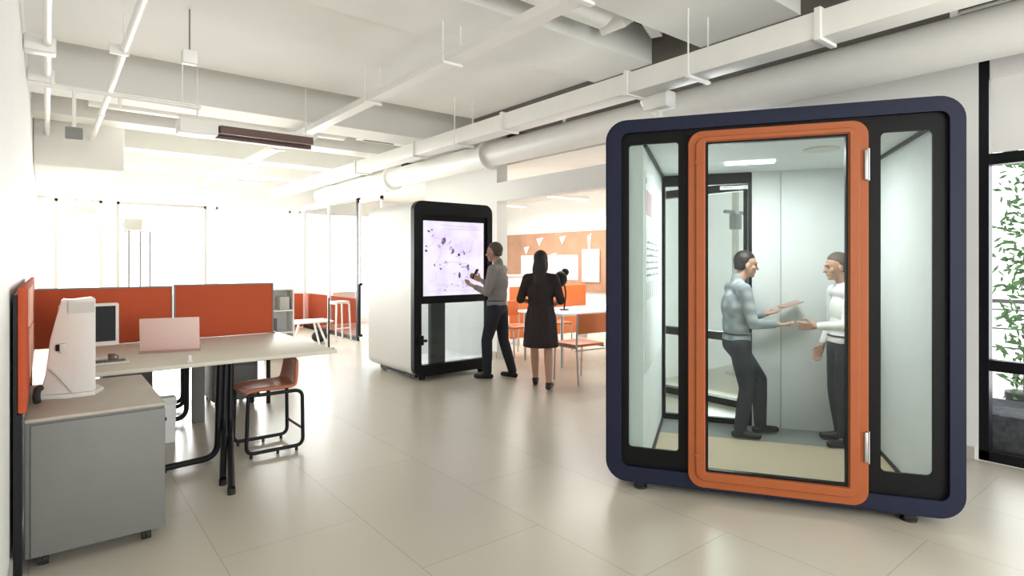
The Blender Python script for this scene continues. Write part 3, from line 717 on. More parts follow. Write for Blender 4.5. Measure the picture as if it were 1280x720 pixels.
b = MB(); b.prism([(-0.175, -0.01), (-0.02, -0.075), (0.12, -0.065), (0.175, 0.06), (0.15, 0.17), (-0.15, 0.17)], 0.0, 0.022, axis='Z', bev=0.005); b.build('base', M['cream'], tw)
b = MB()
for k in range(4): b.box(-0.0, 0.115, -0.055, -0.048, H-0.075+k*0.013, H-0.068+k*0.013)
b.box(-0.012, 0.118, -0.052, -0.046, H-0.082, H-0.022); b.build('vent_grille', M['creamd'], tw, smooth=False)
b = MB(); b.box(-0.075, -0.035, -0.036, -0.015, 0.255, 0.29, bev=0.004); b.build('port', M['black'], tw)
b = MB(); b.box(-0.055, -0.022, -0.044, -0.02, 0.245, 0.295, bev=0.004); b.build('port_plate', M['creamd'], tw)
b = MB(); b.tube([(-0.105, -0.02, 0.16), (-0.07, -0.045, 0.13), (-0.03, -0.056, 0.08), (0.005, -0.063, 0.03)], 0.0045, bend=0.02); b.build('seam_cable', M['creamd'], tw)
tw.scale = (0.88, 1, 1)
tag(MB().tube([(-0.03, 3.93, 0.79), (-0.04, 3.90, 0.79), (-0.045, 3.86, 0.76), (-0.04, 3.84, 0.733)], 0.017, bend=0.03).build('cable_plug', M['rubber']), 'black cable plug lying behind the white tower at the side screen', 'plug')

# monitor
mo = empty('monitor', (0.24, 5.25, 0.742), math.radians(4), label='small dark screened monitor with cream bezel on the desk', cat='monitor')
b = MB(); b.box(-0.18, 0.18, -0.02, 0.03, 0.09, 0.405, bev=0.012); b.build('casing', M['cream'], mo)
MB().box(-0.157, 0.157, -0.024, -0.018, 0.125, 0.385).build('screen', M['screen'], mo, smooth=False)
MB().box(-0.03, 0.03, 0.0, 0.03, 0.01, 0.12, bev=0.008).build('neck', M['cream'], mo)
MB().box(-0.12, 0.12, -0.08, 0.10, 0.0, 0.015, bev=0.006).build('base', M['cream'], mo)
kb = empty('keyboard', (0.25, 4.93, 0.742), 0, label='grey keyboard lying in front of the monitor', cat='keyboard')
b = MB(); b.box(-0.2, 0.2, -0.06, 0.06, 0, 0.016, bev=0.005); b.build('case', M['creamd'], kb)
b = MB()
for i in range(14):
    for j in range(4): b.box(-0.185+i*0.0265, -0.162+i*0.0265, -0.048+j*0.025, -0.027+j*0.025, 0.015, 0.022)
b.build('keys', M['cabd'], kb, smooth=False)
cupo = empty('cup', (0.36, 5.07, 0.742), label='tiny reddish brown cup behind the keyboard', cat='cup')
b = MB(); b.cyl((0, 0, 0), (0, 0, 0.05), 0.018, 0.022); b.build('bowl', M['heater'], cupo)
MB().tube([(0.02, 0, 0.04), (0.04, 0, 0.035), (0.04, 0, 0.015), (0.019, 0, 0.01)], 0.004, bend=0.008, n=6).build('handle', M['heater'], cupo)

# pink laptop, lid facing the camera
lp = empty('laptop', W(213, 4.62)+Vector((0, 0, 0.742)), -math.radians(14), label='open laptop with pale pink lid turned away on the desk', cat='laptop')
MB().box(-0.20, 0.20, 0.0, 0.24, 0.0, 0.018, bev=0.006).build('base', M['pinkd'], lp)
rot = Matrix.Rotation(math.radians(9), 3, 'X')
ld = MB().box(-0.205, 0.205, -0.008, 0.006, 0.012, 0.275, bev=0.006).xf(rot.to_4x4()).build('lid', M['pink'], lp)
MB().box(-0.19, 0.19, 0.0065, 0.008, 0.025, 0.262).xf(rot.to_4x4()).build('screen', M['screen'], ld, smooth=False)
MB().box(-0.212, 0.212, -0.05, 0.01, 0.0, 0.012, bev=0.004).build('rear_edge', M['pinkd'], lp)
cl_ = empty('table_clip', W(212, 4.3)+Vector((0, 0, 0.742)), 0, label='little white clip stand at the desk edge before the pink laptop', cat='clip')
MB().box(-0.02, 0.02, -0.02, 0.02, 0, 0.012, bev=0.004).build('foot', M['cream'], cl_)
MB().box(-0.012, 0.012, -0.008, 0.008, 0.01, 0.05, bev=0.004).build('stem', M['cream'], cl_)
cl_.location.y = 4.66; cl_.location.x = 0.79

# ------------------------------------------------------------------ far lounge corner
lt = empty('coffee_table', W(383, 9.9), 0, label='low white table on splayed legs in front of the far orange panels', cat='table')
MB().box(-0.38, 0.38, -0.25, 0.25, 0.43, 0.46, bev=0.008).build('table_top', M['white'], lt)
for sx in (-1, 1):
    for sy in (-1, 1):
        MB().cyl((sx*0.16, sy*0.1, 0.43), (sx*0.30, sy*0.2, 0), 0.018).build('leg', M['white'], lt)
fc = empty('frame_stool', W(424, 10.7), math.radians(10), label='white tubular high stool with cream cushion by the glass partition', cat='stool')
for sx in (-1, 1):
    b = MB(); b.tube([(sx*0.16, -0.14, 0.015), (sx*0.13, -0.12, 0.70), (sx*0.13, 0.12, 0.70), (sx*0.16, 0.14, 0.015)], 0.016, bend=0.04); b.build('leg_frame', M['white'], fc)
MB().box(-0.14, 0.14, -0.13, 0.13, 0.70, 0.74, bev=0.012).build('seat', M['cream'], fc)
MB().cyl((-0.145, -0.13, 0.25), (0.145, -0.13, 0.25), 0.012).build('footrest', M['white'], fc)
fp = empty('barrier_post', W(411, 9.7), 0, label='short thin black post standing beside the white stool', cat='post')
MB().cyl((0, 0, 0.01), (0, 0, 0.86), 0.014).build('pole', M['blackm'], fp)
MB().cyl((0, 0, 0), (0, 0, 0.02), 0.09).build('base', M['blackm'], fp)
bg = empty('backpack', W(398, 10.6)-Vector((0, 0.05, 0)), 0, label='small dark bag slumped on the floor near the low table', cat='bag')
b = MB(); b.sph((0, 0, 0.11), 0.11, sx=1.3, sy=0.8, sz=1.0); b.build('body', M['rubber'], bg)
MB().tube([(-0.06, -0.06, 0.19), (0, -0.08, 0.26), (0.07, -0.05, 0.18)], 0.008, bend=0.04).build('strap', M['rubber'], bg)
sf = empty('shelf_unit', (2.50, 9.0, 0), 0, label='low white open shelf seen past the end of the orange screens', cat='shelf')
b = MB(); b.box(0, 0.02, 0, 0.3, 0, 1.05); b.box(0.42, 0.44, 0, 0.3, 0, 1.05)
for z in (0.05, 0.38, 0.71, 1.03): b.box(0.02, 0.42, 0, 0.3, z, z+0.02)
b.box(0.02, 0.42, 0.29, 0.30, 0.05, 1.05)
b.build('carcass', M['white'], sf, smooth=False)
for x, z, w, m, lab in ((0.05, 0.401, 0.08, 'seat', 'terracotta file box on the middle shelf'), (0.15, 0.401, 0.05, 'cabd', 'dark grey file box on the middle shelf'), (0.24, 0.731, 0.14, 'creamd', 'grey file box alone on the top shelf'), (0.06, 0.071, 0.2, 'fabric_l', 'wide peach file box on the bottom shelf')):
    tag(MB().box(2.50+x, 2.50+x+w, 9.03, 9.25, z, z+0.2, bev=0.006).build('file_box', M[m]), lab, 'box', group='file boxes in the low shelf')

# ------------------------------------------------------------------ annex
at = empty('meeting_table', (5.46, 5.75, 0), 0, label='long white meeting table seen through the wall opening', cat='table')
MB().box(0, 2.4, 0, 0.95, 0.71, 0.745, bev=0.006).build('table_top', M['white'], at)
for x, y in ((0.08, 0.08), (2.3, 0.08), (0.08, 0.87), (2.3, 0.87)): MB().cyl((x, y, 0), (x, y, 0.71), 0.022).build('leg', M['chrome'], at)
def orange_chair(loc, rz, label):
    c = empty('meeting_chair', loc, rz, label=label, cat='chair', group='orange meeting chairs')
    b = MB(); b.box(-0.23, 0.23, -0.2, 0.23, 0.44, 0.475, bev=0.015); b.build('seat', M['seat_o'], c)
    b = MB(); b.box(-0.23, 0.23, -0.235, -0.21, 0.60, 0.84, bev=0.01); b.build('backrest', M['seat_o'], c)
    for sx in (-1, 1):
        MB().tube([(sx*0.22, 0.22, 0.0), (sx*0.22, 0.20, 0.43), (sx*0.22, -0.2, 0.43)], 0.012, bend=0.03).build('leg', M['chrome'], c)
        MB().tube([(sx*0.24, -0.26, 0.0), (sx*0.24, -0.225, 0.45), (sx*0.24, -0.24, 0.82)], 0.012, bend=0.05).build('leg', M['chrome'], c)
    MB().cyl((-0.23, -0.2, 0.40), (0.23, -0.2, 0.40), 0.01).build('seat_rail', M['chrome'], c)
    return c
orange_chair((5.12, 5.08, 0), math.radians(-4), 'orange chair with its back to us beside the navy booth')
orange_chair((5.72, 7.05, 0), PI, 'orange chair on the far side of the white meeting table')
orange_chair((6.55, 7.1, 0), PI-0.1, 'orange chair at the far side of the meeting table, nearer the right')
# black desk lamp on table
L = empty('desk_lamp', (5.98, 6.25, 0.745), 0, label='black desk lamp on the white meeting table', cat='lamp')
MB().cyl((0, 0, 0), (0, 0, 0.015), 0.07).build('base', M['black'], L)
MB().tube([(0, 0, 0.01), (0.04, 0, 0.25), (0.0, 0, 0.40), (-0.05, 0, 0.45)], 0.012, bend=0.08).build('arm', M['black'], L)
b = MB(); b.sph((-0.07, 0, 0.46), 0.11, sx=0.9, sy=0.9, sz=1.1); b.cyl((-0.14, 0, 0.40), (-0.2, 0, 0.34), 0.07, 0.10); b.sph((0.02, 0, 0.56), 0.06); b.build('shade', M['black'], L)
# orange low screens beyond the table
q = empty('low_screen', (6.35, 8.0, 0), 0, label='low orange screen standing beyond the meeting table', cat='screen')
MB().box(0, 1.9, 0, 0.04, 0.10, 1.02, bev=0.01).build('panel', M['seat_o'], q)
for x in (0.1, 1.8): MB().box(x-0.02, x+0.02, -0.12, 0.16, 0, 0.10, bev=0.005).build('foot', M['chrome'], q)
# counter with white fronts, left part
ct = empty('side_counter', (6.9, 9.3, 0), 0, label='white side counter with shelves in the annex', cat='counter')
b = MB(); b.box(0, 1.6, 0, 0.5, 0.08, 1.15, bev=0.006); b.build('body', M['white'], ct)
MB().box(-0.02, 1.62, -0.03, 0.52, 1.15, 1.19, bev=0.006).build('worktop', M['creamd'], ct)
for k in range(3): MB().box(0.03+k*0.53, 0.52+k*0.53, -0.018, 0.0, 0.12, 1.10, bev=0.004).build('door', M['white'], ct)
for k, (x, w, h, m, lab) in enumerate(((0.10, 0.05, 0.24, 'glassb', 'tall pale bottle on the counter, leftmost'), (0.22, 0.045, 0.2, 'glassb', 'pale bottle on the counter, second from left'), (0.38, 0.06, 0.12, 'heater', 'small brown jar on the counter'))):
    if 'glassb' not in M: M['glassb'] = mat('pale_bottle', (0.6, 0.55, 0.5), 0.3)
    bb = MB(); bb.cyl((6.9+x, 9.5, 1.19), (6.9+x, 9.5, 1.19+h*0.65), w*0.8); bb.cyl((6.9+x, 9.5, 1.19+h*0.65), (6.9+x, 9.5, 1.19+h*0.78), w*0.8, w*0.3); bb.cyl((6.9+x, 9.5, 1.19+h*0.78), (6.9+x, 9.5, 1.19+h), w*0.3)
    tag(bb.build('bottle', M[m]), lab, 'bottle', group='bottles on the side counter')
# pinboard wall
pb = empty('pinboard', (9.37, 5.2, 0), 0, label='long brown pinboard on the annex wall with white cutouts', cat='pinboard')
MB().box(-0.03, 0.025, 0, 7.2, 0.80, 2.15, bev=0.005).build('board', M['brown'], pb)
b = MB()
for y, z, w, h, a in ((5.4, 1.95, .25, .2, .5), (4.6, 1.97, .22, .2, -.4), (3.75, 1.85, .12, .5, 0.1), (3.7, 1.45, .12, .35, -0.1), (5.9, 1.75, .2, .2, .3), (4.9, 1.6, .2, .15, .9)):
    b.prism([(y-w/2, z+h/2), (y+w/2, z+h*0.35), (y+w*0.1, z-h/2)], -0.042, -0.031, axis='X')
b.build('cutout', M['paper'], pb, smooth=False)
MB().box(-0.045, -0.031, 4.1, 6.1, 1.05, 1.62).build('cutout', M['paper'], pb, smooth=False)
pt = empty('wall_poster', (9.30, 7.75+0.9, 1.02), 0, label='white upright poster leaning against the brown pinboard', cat='poster')
MB().box(0, 0.018, -0.02, 0.50, 0, 0.72, bev=0.003).build('sheet', M['paper'], pt)
MB().box(-0.004, 0.001, 0.08, 0.40, 0.12, 0.55).build('picture', M['creamd'], pt, smooth=False)
for i, y in enumerate((6.4, 8.4, 10.4)):
    q = empty('linear_lamp', (6.3, y, 2.72), 0, label=['bright linear ceiling lamp in the annex, nearest', 'bright linear ceiling lamp in the annex, middle', 'bright linear ceiling lamp in the annex, farthest'][i], cat='lamp', group='annex linear lamps')
    MB().box(0, 2.4, -0.05, 0.05, 0.02, 0.07, bev=0.006).build('housing', M['pipe'], q)
    MB().box(0.02, 2.38, -0.04, 0.04, 0.005, 0.02).build('diffuser', M['lamp'], q, smooth=False)
    for x in (0.3, 2.1): MB().cyl((x, 0, 0.07), (x, 0, 0.23), 0.004).build('rod', M['pipe'], q)

# ------------------------------------------------------------------ outdoors
struct(MB().box(XR+T+0.02, 9.5, -6, 4.45, -0.14, -0.02).build('ground_terrace', M['pave'], smooth=False))
struct(MB().box(-6, 16, YB+.35, 30, -0.16, -0.04).build('ground_yard', M['pave'], smooth=False))
def shrub(name, loc, h, r, label, n=520, seed=1):
    R_ = random.Random(seed)
    root = empty(name, loc, 0, label=label, cat='shrub', group='terrace plants outside the right windows')
    MB().cyl((0, 0, -0.02), (0, 0, 0.32), r*0.55, r*0.7).build('pot', M['cabd'], root)
    b = MB(); b.cyl((0, 0, 0.3), (0, 0, h*0.9), 0.015, 0.006, n=6); b.build('stem', M['heater'], root)
    t = bmesh.new()
    for _ in range(n):
        a = R_.uniform(0, 2*PI); zz = R_.uniform(0.3, h); rr_ = r*R_.random()**0.5*(0.6+0.4*math.sin(PI*(zz-0.2)/h))
        p = Vector((rr_*math.cos(a), rr_*math.sin(a), zz)); d = Vector((R_.gauss(0, 1), R_.gauss(0, 1), R_.gauss(0.2, 1))).normalized()
        s_ = d.orthogonal().normalized()*0.022; l = R_.uniform(0.06, 0.12)
        vs = [t.verts.new(p), t.verts.new(p+d*l*0.5+s_), t.verts.new(p+d*l), t.verts.new(p+d*l*0.5-s_)]
        t.faces.new(vs)
    b = MB(); b.join(t); b.build('foliage', M['leaf'], root)
shrub('potted_shrub', (6.62, 1.16, 0), 2.5, 0.20, 'slender green shrub outside the large right window', seed=2)
shrub('potted_shrub', (7.3, 0.1, 0), 1.9, 0.3, 'bushy green shrub outside, farther from the right window', seed=5)
dm = empty('terrace_mast', (7.0, 4.1, -0.02), 0, label='pale slim mast outside, seen through the booth glass', cat='mast')
MB().cyl((0, 0, 0), (0, 0, 3.1), 0.045).build('pole', M['creamd'], dm)
MB().cyl((0, 0, 0), (0, 0, 0.05), 0.12).build('base', M['creamd'], dm)
b = MB(); b.box(-0.25, 0.25, -0.02, 0.02, 2.1, 2.14); b.box(-0.07, 0.07, -0.05, 0.05, 1.9, 2.1, bev=0.01); b.build('crossbar', M['vent'], dm)
# balustrade and dark planter bed outside
bl = empty('balustrade', (7.9, -3, 0), 0, label='pale mesh balustrade at the edge of the terrace outside', cat='railing')
b = MB()
for z in (0.35, 0.55, 0.75, 0.95): b.box(-0.012, 0.012, 0, 7.3, z-0.008, z+0.008)
for k in range(13): b.box(-0.02, 0.02, k*0.6, k*0.6+0.03, -0.02, 1.02)
b.build('rails', M['vent'], bl, smooth=False)
MB().box(-0.04, 0.04, 0, 7.3, 1.02, 1.06).build('handrail', M['vent'], bl, smooth=False)
tag(MB().box(5.62, 6.3, -2.5, 2.6, -0.02, 0.30, bev=0.03).build('planter_bed', M['darkdeck']), 'dark gravel planter bed just outside the right window', 'planter')

# ------------------------------------------------------------------ people
def vox(b, name, m, parent, size=0.008, smooth=3, sub=False):
    o = b.build(name, m, parent, smooth=False)
    r = o.modifiers.new('remesh', 'REMESH'); r.mode = 'VOXEL'; r.voxel_size = size; r.use_smooth_shade = True
    s = o.modifiers.new('smooth', 'SMOOTH'); s.iterations = smooth; s.factor = 0.5
    return o
V = Vector
def hand(b, wrist, d, n, side, curl=0.5, sc=1.0):
    """palm from wrist along d; n = palm normal (fingers curl towards n); side=+1/-1 thumb side"""
    d = V(d).normalized(); n = V(n); n = (n-n.dot(d)*d).normalized(); s = d.cross(n).normalized()*side
    w = V(wrist)
    for k in (-1.5, -0.5, 0.5, 1.5):
        b.caps(w+d*0.01+s*k*0.012*sc, 0.015*sc, w+d*0.085*sc+s*k*0.019*sc, 0.0115*sc, n=10)
    for k, L_ in zip((1.5, 0.5, -0.5, -1.5), (0.072, 0.080, 0.074, 0.058)):
        p = w+d*0.088*sc+s*k*0.0205*sc
        a1 = curl*0.6; a2 = curl*1.5
        q = p+(d*math.cos(a1)+n*math.sin(a1))*L_*0.5*sc; r = q+(d*math.cos(a2)+n*math.sin(a2))*L_*0.5*sc
        b.caps(p, 0.0092*sc, q, 0.0085*sc, n=10); b.caps(q, 0.0085*sc, r, 0.0072*sc, n=10)
    p = w+d*0.028*sc+s*0.028*sc; q = p+(d*0.6+s*0.75+n*0.2).normalized()*0.04*sc; r = q+(d*0.85+s*0.25+n*0.35).normalized()*0.032*sc
    b.caps(p, 0.0125*sc, q, 0.0105*sc, n=10); b.caps(q, 0.0105*sc, r, 0.0085*sc, n=10)

def head(b, c, fwd, up=(0, 0, 1), s=1.0):
    """c = centre of the head; face towards fwd"""
    f = V(fwd).normalized(); u = V(up); u = (u-u.dot(f)*f).normalized(); r = f.cross(u).normalized()
    R_ = Matrix((r, f, u)).transposed()
    c = V(c); P_ = lambda x, y, z: c+(r*x+f*y+u*z)*s
    b.sph(P_(0, -0.012, 0.028), 0.092*s, sx=0.83, sy=1.03, sz=0.98, rot=R_)          # cranium
    b.sph(P_(0, 0.022, -0.035), 0.075*s, sx=0.80, sy=0.86, sz=1.05, rot=R_)          # face
    b.sph(P_(0, 0.058, -0.092), 0.024*s, sx=1.15, sy=0.9, sz=0.8, rot=R_)            # chin
    b.caps(P_(0, 0.084, 0.005), 0.009*s, P_(0, 0.102, -0.030), 0.013*s, n=10)        # nose
    b.sph(P_(0, 0.083, 0.022), 0.022*s, sx=1.9, sy=0.5, sz=0.45, rot=R_)             # brow
    b.sph(P_(0, 0.080, -0.062), 0.014*s, sx=1.7, sy=0.7, sz=0.6, rot=R_)             # lips
    for k in (-1, 1):
        b.sph(P_(k*0.080, -0.008, -0.012), 0.026*s, sx=0.35, sy=0.75, sz=1.15, rot=R_)  # ears
        b.sph(P_(k*0.052, 0.055, -0.022), 0.024*s, rot=R_, sx=0.9, sy=0.7, sz=0.8)
    return P_, R_

def face_marks(parent, P_, R_, s):
    b = MB()
    for k in (-1, 1): b.sph(P_(k*0.030, 0.079, 0.004), 0.0085*s, sx=1.3, sy=0.7, sz=0.65, rot=R_, n=10); b.caps(P_(k*0.018, 0.090, 0.026), 0.003*s, P_(k*0.045, 0.080, 0.027), 0.003*s, n=8)
    b.build('eyes', M['hairb'], parent)

def limb(b, pts):
    for (p, r), (q, s_) in zip(pts[:-1], pts[1:]): b.caps(V(p), r, V(q), s_, n=16)

def shoe(parent, ankle, toe_dir, m=None, heel=0.0, s=1.0):
    a = V(ankle); d = V((toe_dir[0], toe_dir[1], 0)).normalized(); z0 = a.z-0.085*s
    q = lambda f_, z: V((a.x+d.x*f_, a.y+d.y*f_, z0+z))
    b = MB(); b.caps(q(-0.045*s, 0.034), 0.034*s, q(0.06*s, 0.036), 0.036*s); b.caps(q(0.06*s, 0.034), 0.036*s, q(0.15*s, 0.030), 0.030*s)
    b.caps(a+V((0, 0, -0.03)), 0.042*s, q(0.03*s, 0.05), 0.04*s)
    for v in b.bm.verts:
        if v.co.z < z0+0.002: v.co.z = z0+0.002
    return vox(b, 'shoe', m or M['shoe'], parent, 0.007, 2)

def make_person(name, loc, rz, label, J, shirt, trousers, skinm, hairm, group, s=1.0, hair='short', skirt=False, vs=0.006, sleeve='long'):
    root = empty(name, loc, rz, label=label, cat='person', group=group)
    root.scale = (s, s, s)
    body = MB()
    P_, R_ = head(body, J['head'], J['face'], J.get('up', (0, 0, 1)), 1.0)
    nb = V(J['neck']); limb(body, [(P_(0, -0.015, -0.06), 0.052), (nb, 0.056)])
    pel, ch = V(J['pelvis']), V(J['chest'])
    ax = V(J['sh_r'])-V(J['sh_l']); axn = ax.normalized()
    limb(body, [(pel, 0.085), (ch, 0.085), (nb, 0.058)])
    for sd in ('l', 'r'):
        limb(body, [(J['sh_'+sd], 0.045), (J['el_'+sd], 0.036), (J['wr_'+sd], 0.025)])
        d = V(J['wr_'+sd])-V(J['el_'+sd])
        hd = J.get('hd_'+sd, d); hn = J.get('hn_'+sd, (0, 0, -1))
        hand(body, J['wr_'+sd], hd, hn, J.get('th_'+sd, 1 if sd == 'r' else -1), J.get('curl_'+sd, 0.5))
        limb(body, [(J['hip_'+sd], 0.075), (J['kn_'+sd], 0.048), (V(J['kn_'+sd]).lerp(V(J['an_'+sd]), 0.35), 0.050 if skirt else 0.05), (J['an_'+sd], 0.034)])
    vox(body, 'body', skinm, root, vs, 3)
    face_marks(root, P_, R_, 1.0)
    # top garment
    hx = V(J['hip_r'])-V(J['hip_l'])
    g = MB()
    RT = Matrix((axn, V((0, 0, 1)).cross(axn), V((0, 0, 1)))).transposed()
    up_w = 1.0
    sm = (V(J['sh_l'])+V(J['sh_r']))/2
    g.sph(ch, 0.17, sx=1.0*up_w, sy=0.72, sz=1.05, rot=RT); g.sph(ch.lerp(pel, 0.5), 0.155, sx=0.98, sy=0.76, sz=1.15, rot=RT)
    g.sph(pel+V((0, 0, 0.03)), 0.155, sx=1.05, sy=0.78, sz=0.85, rot=RT)
    limb(g, [(V(J['sh_l']), 0.060), (sm, 0.085), (V(J['sh_r']), 0.060)])
    limb(g, [(sm, 0.08), (nb, 0.062)])
    for sd in ('l', 'r'):
        S_, E_, W_ = V(J['sh_'+sd]), V(J['el_'+sd]), V(J['wr_'+sd])
        limb(g, [(S_, 0.062), (S_.lerp(E_, .5), 0.056), (E_, 0.049)])
        if sleeve == 'long': limb(g, [(E_, 0.048), (E_.lerp(W_, 0.85), 0.036)])
    if skirt:
        hem = J['hem']
        t = bmesh.new(); rings = []
        for z, w, dp in ((pel.z+0.08, 0.145, 0.115), (pel.z-0.05, 0.18, 0.14), (pel.z-0.2, 0.19, 0.145), ((pel.z+hem)/2-0.05, 0.195, 0.15), (hem, 0.205, 0.155)):
            rings.append([t.verts.new((pel.x+w*math.cos(a*PI/16)*(1+0.03*math.sin(a*1.3)), pel.y+dp*math.sin(a*PI/16)*(1+0.04*math.sin(a*1.9)), z)) for a in range(32)])
        for A_, B_ in zip(rings[:-1], rings[1:]):
            for k in range(32): t.faces.new((A_[k], A_[(k+1) % 32], B_[(k+1) % 32], B_[k]))
        t.faces.new(rings[0]); t.faces.new(rings[-1][::-1]); bmesh.ops.recalc_face_normals(t, faces=t.faces[:]); g.join(t)
    vox(g, 'dress' if skirt else 'shirt', shirt, root, 0.009, 4)
    if not skirt:
        c_ = MB(); limb(c_, [(nb+V((0, 0, 0.0)), 0.062), (nb+V((0, 0, 0.022)), 0.058)]); vox(c_, 'collar', shirt, root, 0.006, 1)
        q = MB(); q.sph(pel, 0.15, sx=1.08, sy=0.82, sz=0.8, rot=RT)
        for sd in ('l', 'r'):
            H_, K_, A_ = V(J['hip_'+sd]), V(J['kn_'+sd]), V(J['an_'+sd])
            limb(q, [(H_, 0.098), (H_.lerp(K_, .45), 0.086), (K_, 0.068), (K_.lerp(A_, .4), 0.066), (A_+V((0, 0, 0.0)), 0.055)])
        vox(q, 'trousers', trousers, root, 0.009, 3)
        bl_ = MB(); bl_.sph(pel+V((0, 0, 0.075)), 0.152, sx=1.07, sy=0.82, sz=0.13, rot=RT); bl_.build('belt', M['shoe'], root)
    for sd in ('l', 'r'): shoe(root, J['an_'+sd], J['toe_'+sd])
    h = MB()
    h.sph(P_(0, -0.022, 0.040), 0.098, sx=0.86, sy=1.0, sz=0.97, rot=R_)
    h.sph(P_(0, -0.055, -0.01), 0.075, sx=0.98, sy=0.7, sz=1.0, rot=R_)
    # trim the fringe: keep the face open
    if hair == 'long':
        h.sph(P_(0, -0.07, -0.10), 0.085, sx=1.0, sy=0.62, sz=1.5, rot=R_)
        h.sph(P_(0.01, -0.085, -0.22), 0.075, sx=1.0, sy=0.55, sz=1.5, rot=R_)
        for k in (-1, 1): h.sph(P_(k*0.06, -0.02, -0.06), 0.05, sx=0.6, sy=0.9, sz=1.6, rot=R_)
    cut = bmesh.ops.bisect_plane
    if hair == 'short':
        me = h.bm
        for v in me.verts:
            l = R_.inverted() @ (v.co-V(J['head']))
            n_ = l.copy()
            if l.z < 0.055 and l.y > -0.005: n_.y = -0.005+(l.y+0.005)*0.12
            if l.z < -0.045: n_.z = -0.045+(l.z+0.045)*0.25
            v.co = V(J['head'])+R_ @ n_
    vox(h, 'hair', hairm, root, 0.006, 2)
    return root

def face_angle(dx, dy): return math.atan2(-dx, dy)   # local +y -> world (dx,dy)

# local frame: x = person's right, y = forward, z = up
IL = V((-CS, SN, 0)); IR = -IL; FW = V((SN, CS, 0))   # image-left / image-right / away, on the ground
# man at the display : faces image-left and slightly towards the display
JA = dict(head=(0.0, 0.05, 1.575), face=(-0.05, 1, -0.05), neck=(0, -0.01, 1.43), chest=(0, -0.01, 1.20), pelvis=(0, 0.01, 0.90),
          sh_l=(-0.17, 0, 1.36), sh_r=(0.17, 0, 1.36), el_l=(-0.21, 0.05, 1.08), wr_l=(-0.15, 0.25, 1.15), hn_l=(0, 0.2, 1),
          el_r=(0.20, 0.06, 1.09), wr_r=(0.13, 0.29, 1.22), hn_r=(-1, 0, 0), curl_r=0.6,
          hip_l=(-0.09, 0, 0.86), hip_r=(0.09, 0, 0.86), kn_l=(-0.09, 0.11, 0.48), kn_r=(0.10, -0.04, 0.47),
          an_l=(-0.09, 0.10, 0.088), an_r=(0.10, -0.16, 0.088), toe_l=(-.1, 1, 0), toe_r=(.25, 1, 0))
dA = (IL*0.93+FW*0.36)
make_person('person', W(622, 7.28), face_angle(dA.x, dA.y), 'man in grey shirt and dark trousers touching the large display', JA, M['shirtg'], M['trous'], M['skin'], M['hairg'], None, s=1.0)
tag(MB().box(-0.04, 0.04, -0.005, 0.005, -0.07, 0.07, bev=0.004).build('phone', M['black'], loc=(0, 0, 0)), 'small dark phone held up by the man at the display', 'phone')
ph = bpy.data.objects['phone']
# woman walking away
JW = dict(head=(0, 0.03, 1.46), face=(0.15, 1, -0.1), neck=(0, 0.0, 1.32), chest=(0, 0, 1.12), pelvis=(0, 0, 0.86),
          sh_l=(-0.155, 0, 1.26), sh_r=(0.155, 0, 1.26), el_l=(-0.235, -0.03, 1.02), wr_l=(-0.12, 0.16, 0.98), hn_l=(1, 0, 0),
          el_r=(0.235, -0.03, 1.01), wr_r=(0.13, 0.16, 0.95), hn_r=(-1, 0, 0),
          hip_l=(-0.085, 0, 0.82), hip_r=(0.085, 0, 0.82), kn_l=(-0.085, 0.10, 0.46), kn_r=(0.09, -0.05, 0.45),
          an_l=(-0.08, 0.16, 0.088), an_r=(0.11, -0.16, 0.10), toe_l=(-.1, 1, 0), toe_r=(0.1, 1, 0), hem=0.47)
dW = FW*0.97+IR*0.15
make_person('person', W(676, 6.75), face_angle(dW.x, dW.y), 'woman with long dark hair in knee length dark dress, walking away', JW, M['dress'], None, M['skin'], M['hairb'], None, hair='long', skirt=True, sleeve='short')
# man behind the booth glass, left, plaid shirt, facing image-right, leaning
JC = dict(head=(0.0, 0.05, 1.56), face=(0.1, 1, -0.08), neck=(0, -0.03, 1.41), chest=(0, -0.05, 1.18), pelvis=(0, -0.04, 0.86),
          sh_l=(-0.18, -0.03, 1.34), sh_r=(0.18, -0.03, 1.34), el_l=(-0.22, 0.04, 1.05), wr_l=(-0.13, 0.28, 1.10), hn_l=(0, 0, 1), curl_l=0.3, hd_l=(0.05, 1, 0.25),
          el_r=(0.22, 0.03, 1.04), wr_r=(0.15, 0.27, 1.03), hn_r=(0, 0, 1), curl_r=0.4,
          hip_l=(-0.09, -0.04, 0.83), hip_r=(0.09, -0.04, 0.83), kn_l=(-0.09, 0.20, 0.50), kn_r=(0.10, 0.02, 0.45),
          an_l=(-0.07, 0.20, 0.088), an_r=(0.10, -0.04, 0.088), toe_l=(-.1, 1, 0), toe_r=(.3, 1, 0))
dC = IR*0.95-FW*0.04
pc = make_person('person', W(926, 4.64)+V((0, 0, 0.073)), face_angle(dC.x, dC.y), 'man in greyish plaid shirt inside the booth, facing right with open hands', JC, M['plaid'], M['trousd'], M['skin2'], M['hairb'], None, s=0.87)
JD = dict(head=(0.0, 0.06, 1.56), face=(0.0, 1, -0.1), neck=(0, -0.01, 1.41), chest=(0, -0.02, 1.18), pelvis=(0, 0.0, 0.88),
          sh_l=(-0.18, 0, 1.34), sh_r=(0.18, 0, 1.34), el_l=(-0.21, 0.06, 1.06), wr_l=(-0.15, 0.30, 1.05), hn_l=(1, 0, 0.2), curl_l=0.9,
          el_r=(0.22, 0.0, 1.05), wr_r=(0.20, 0.10, 0.84), hn_r=(-1, 0, 0),
          hip_l=(-0.09, 0, 0.84), hip_r=(0.09, 0, 0.84), kn_l=(-0.10, 0.05, 0.47), kn_r=(0.10, 0.02, 0.46),
          an_l=(-0.10, 0.02, 0.088), an_r=(0.11, -0.03, 0.088), toe_l=(-.2, 1, 0), toe_r=(.2, 1, 0))
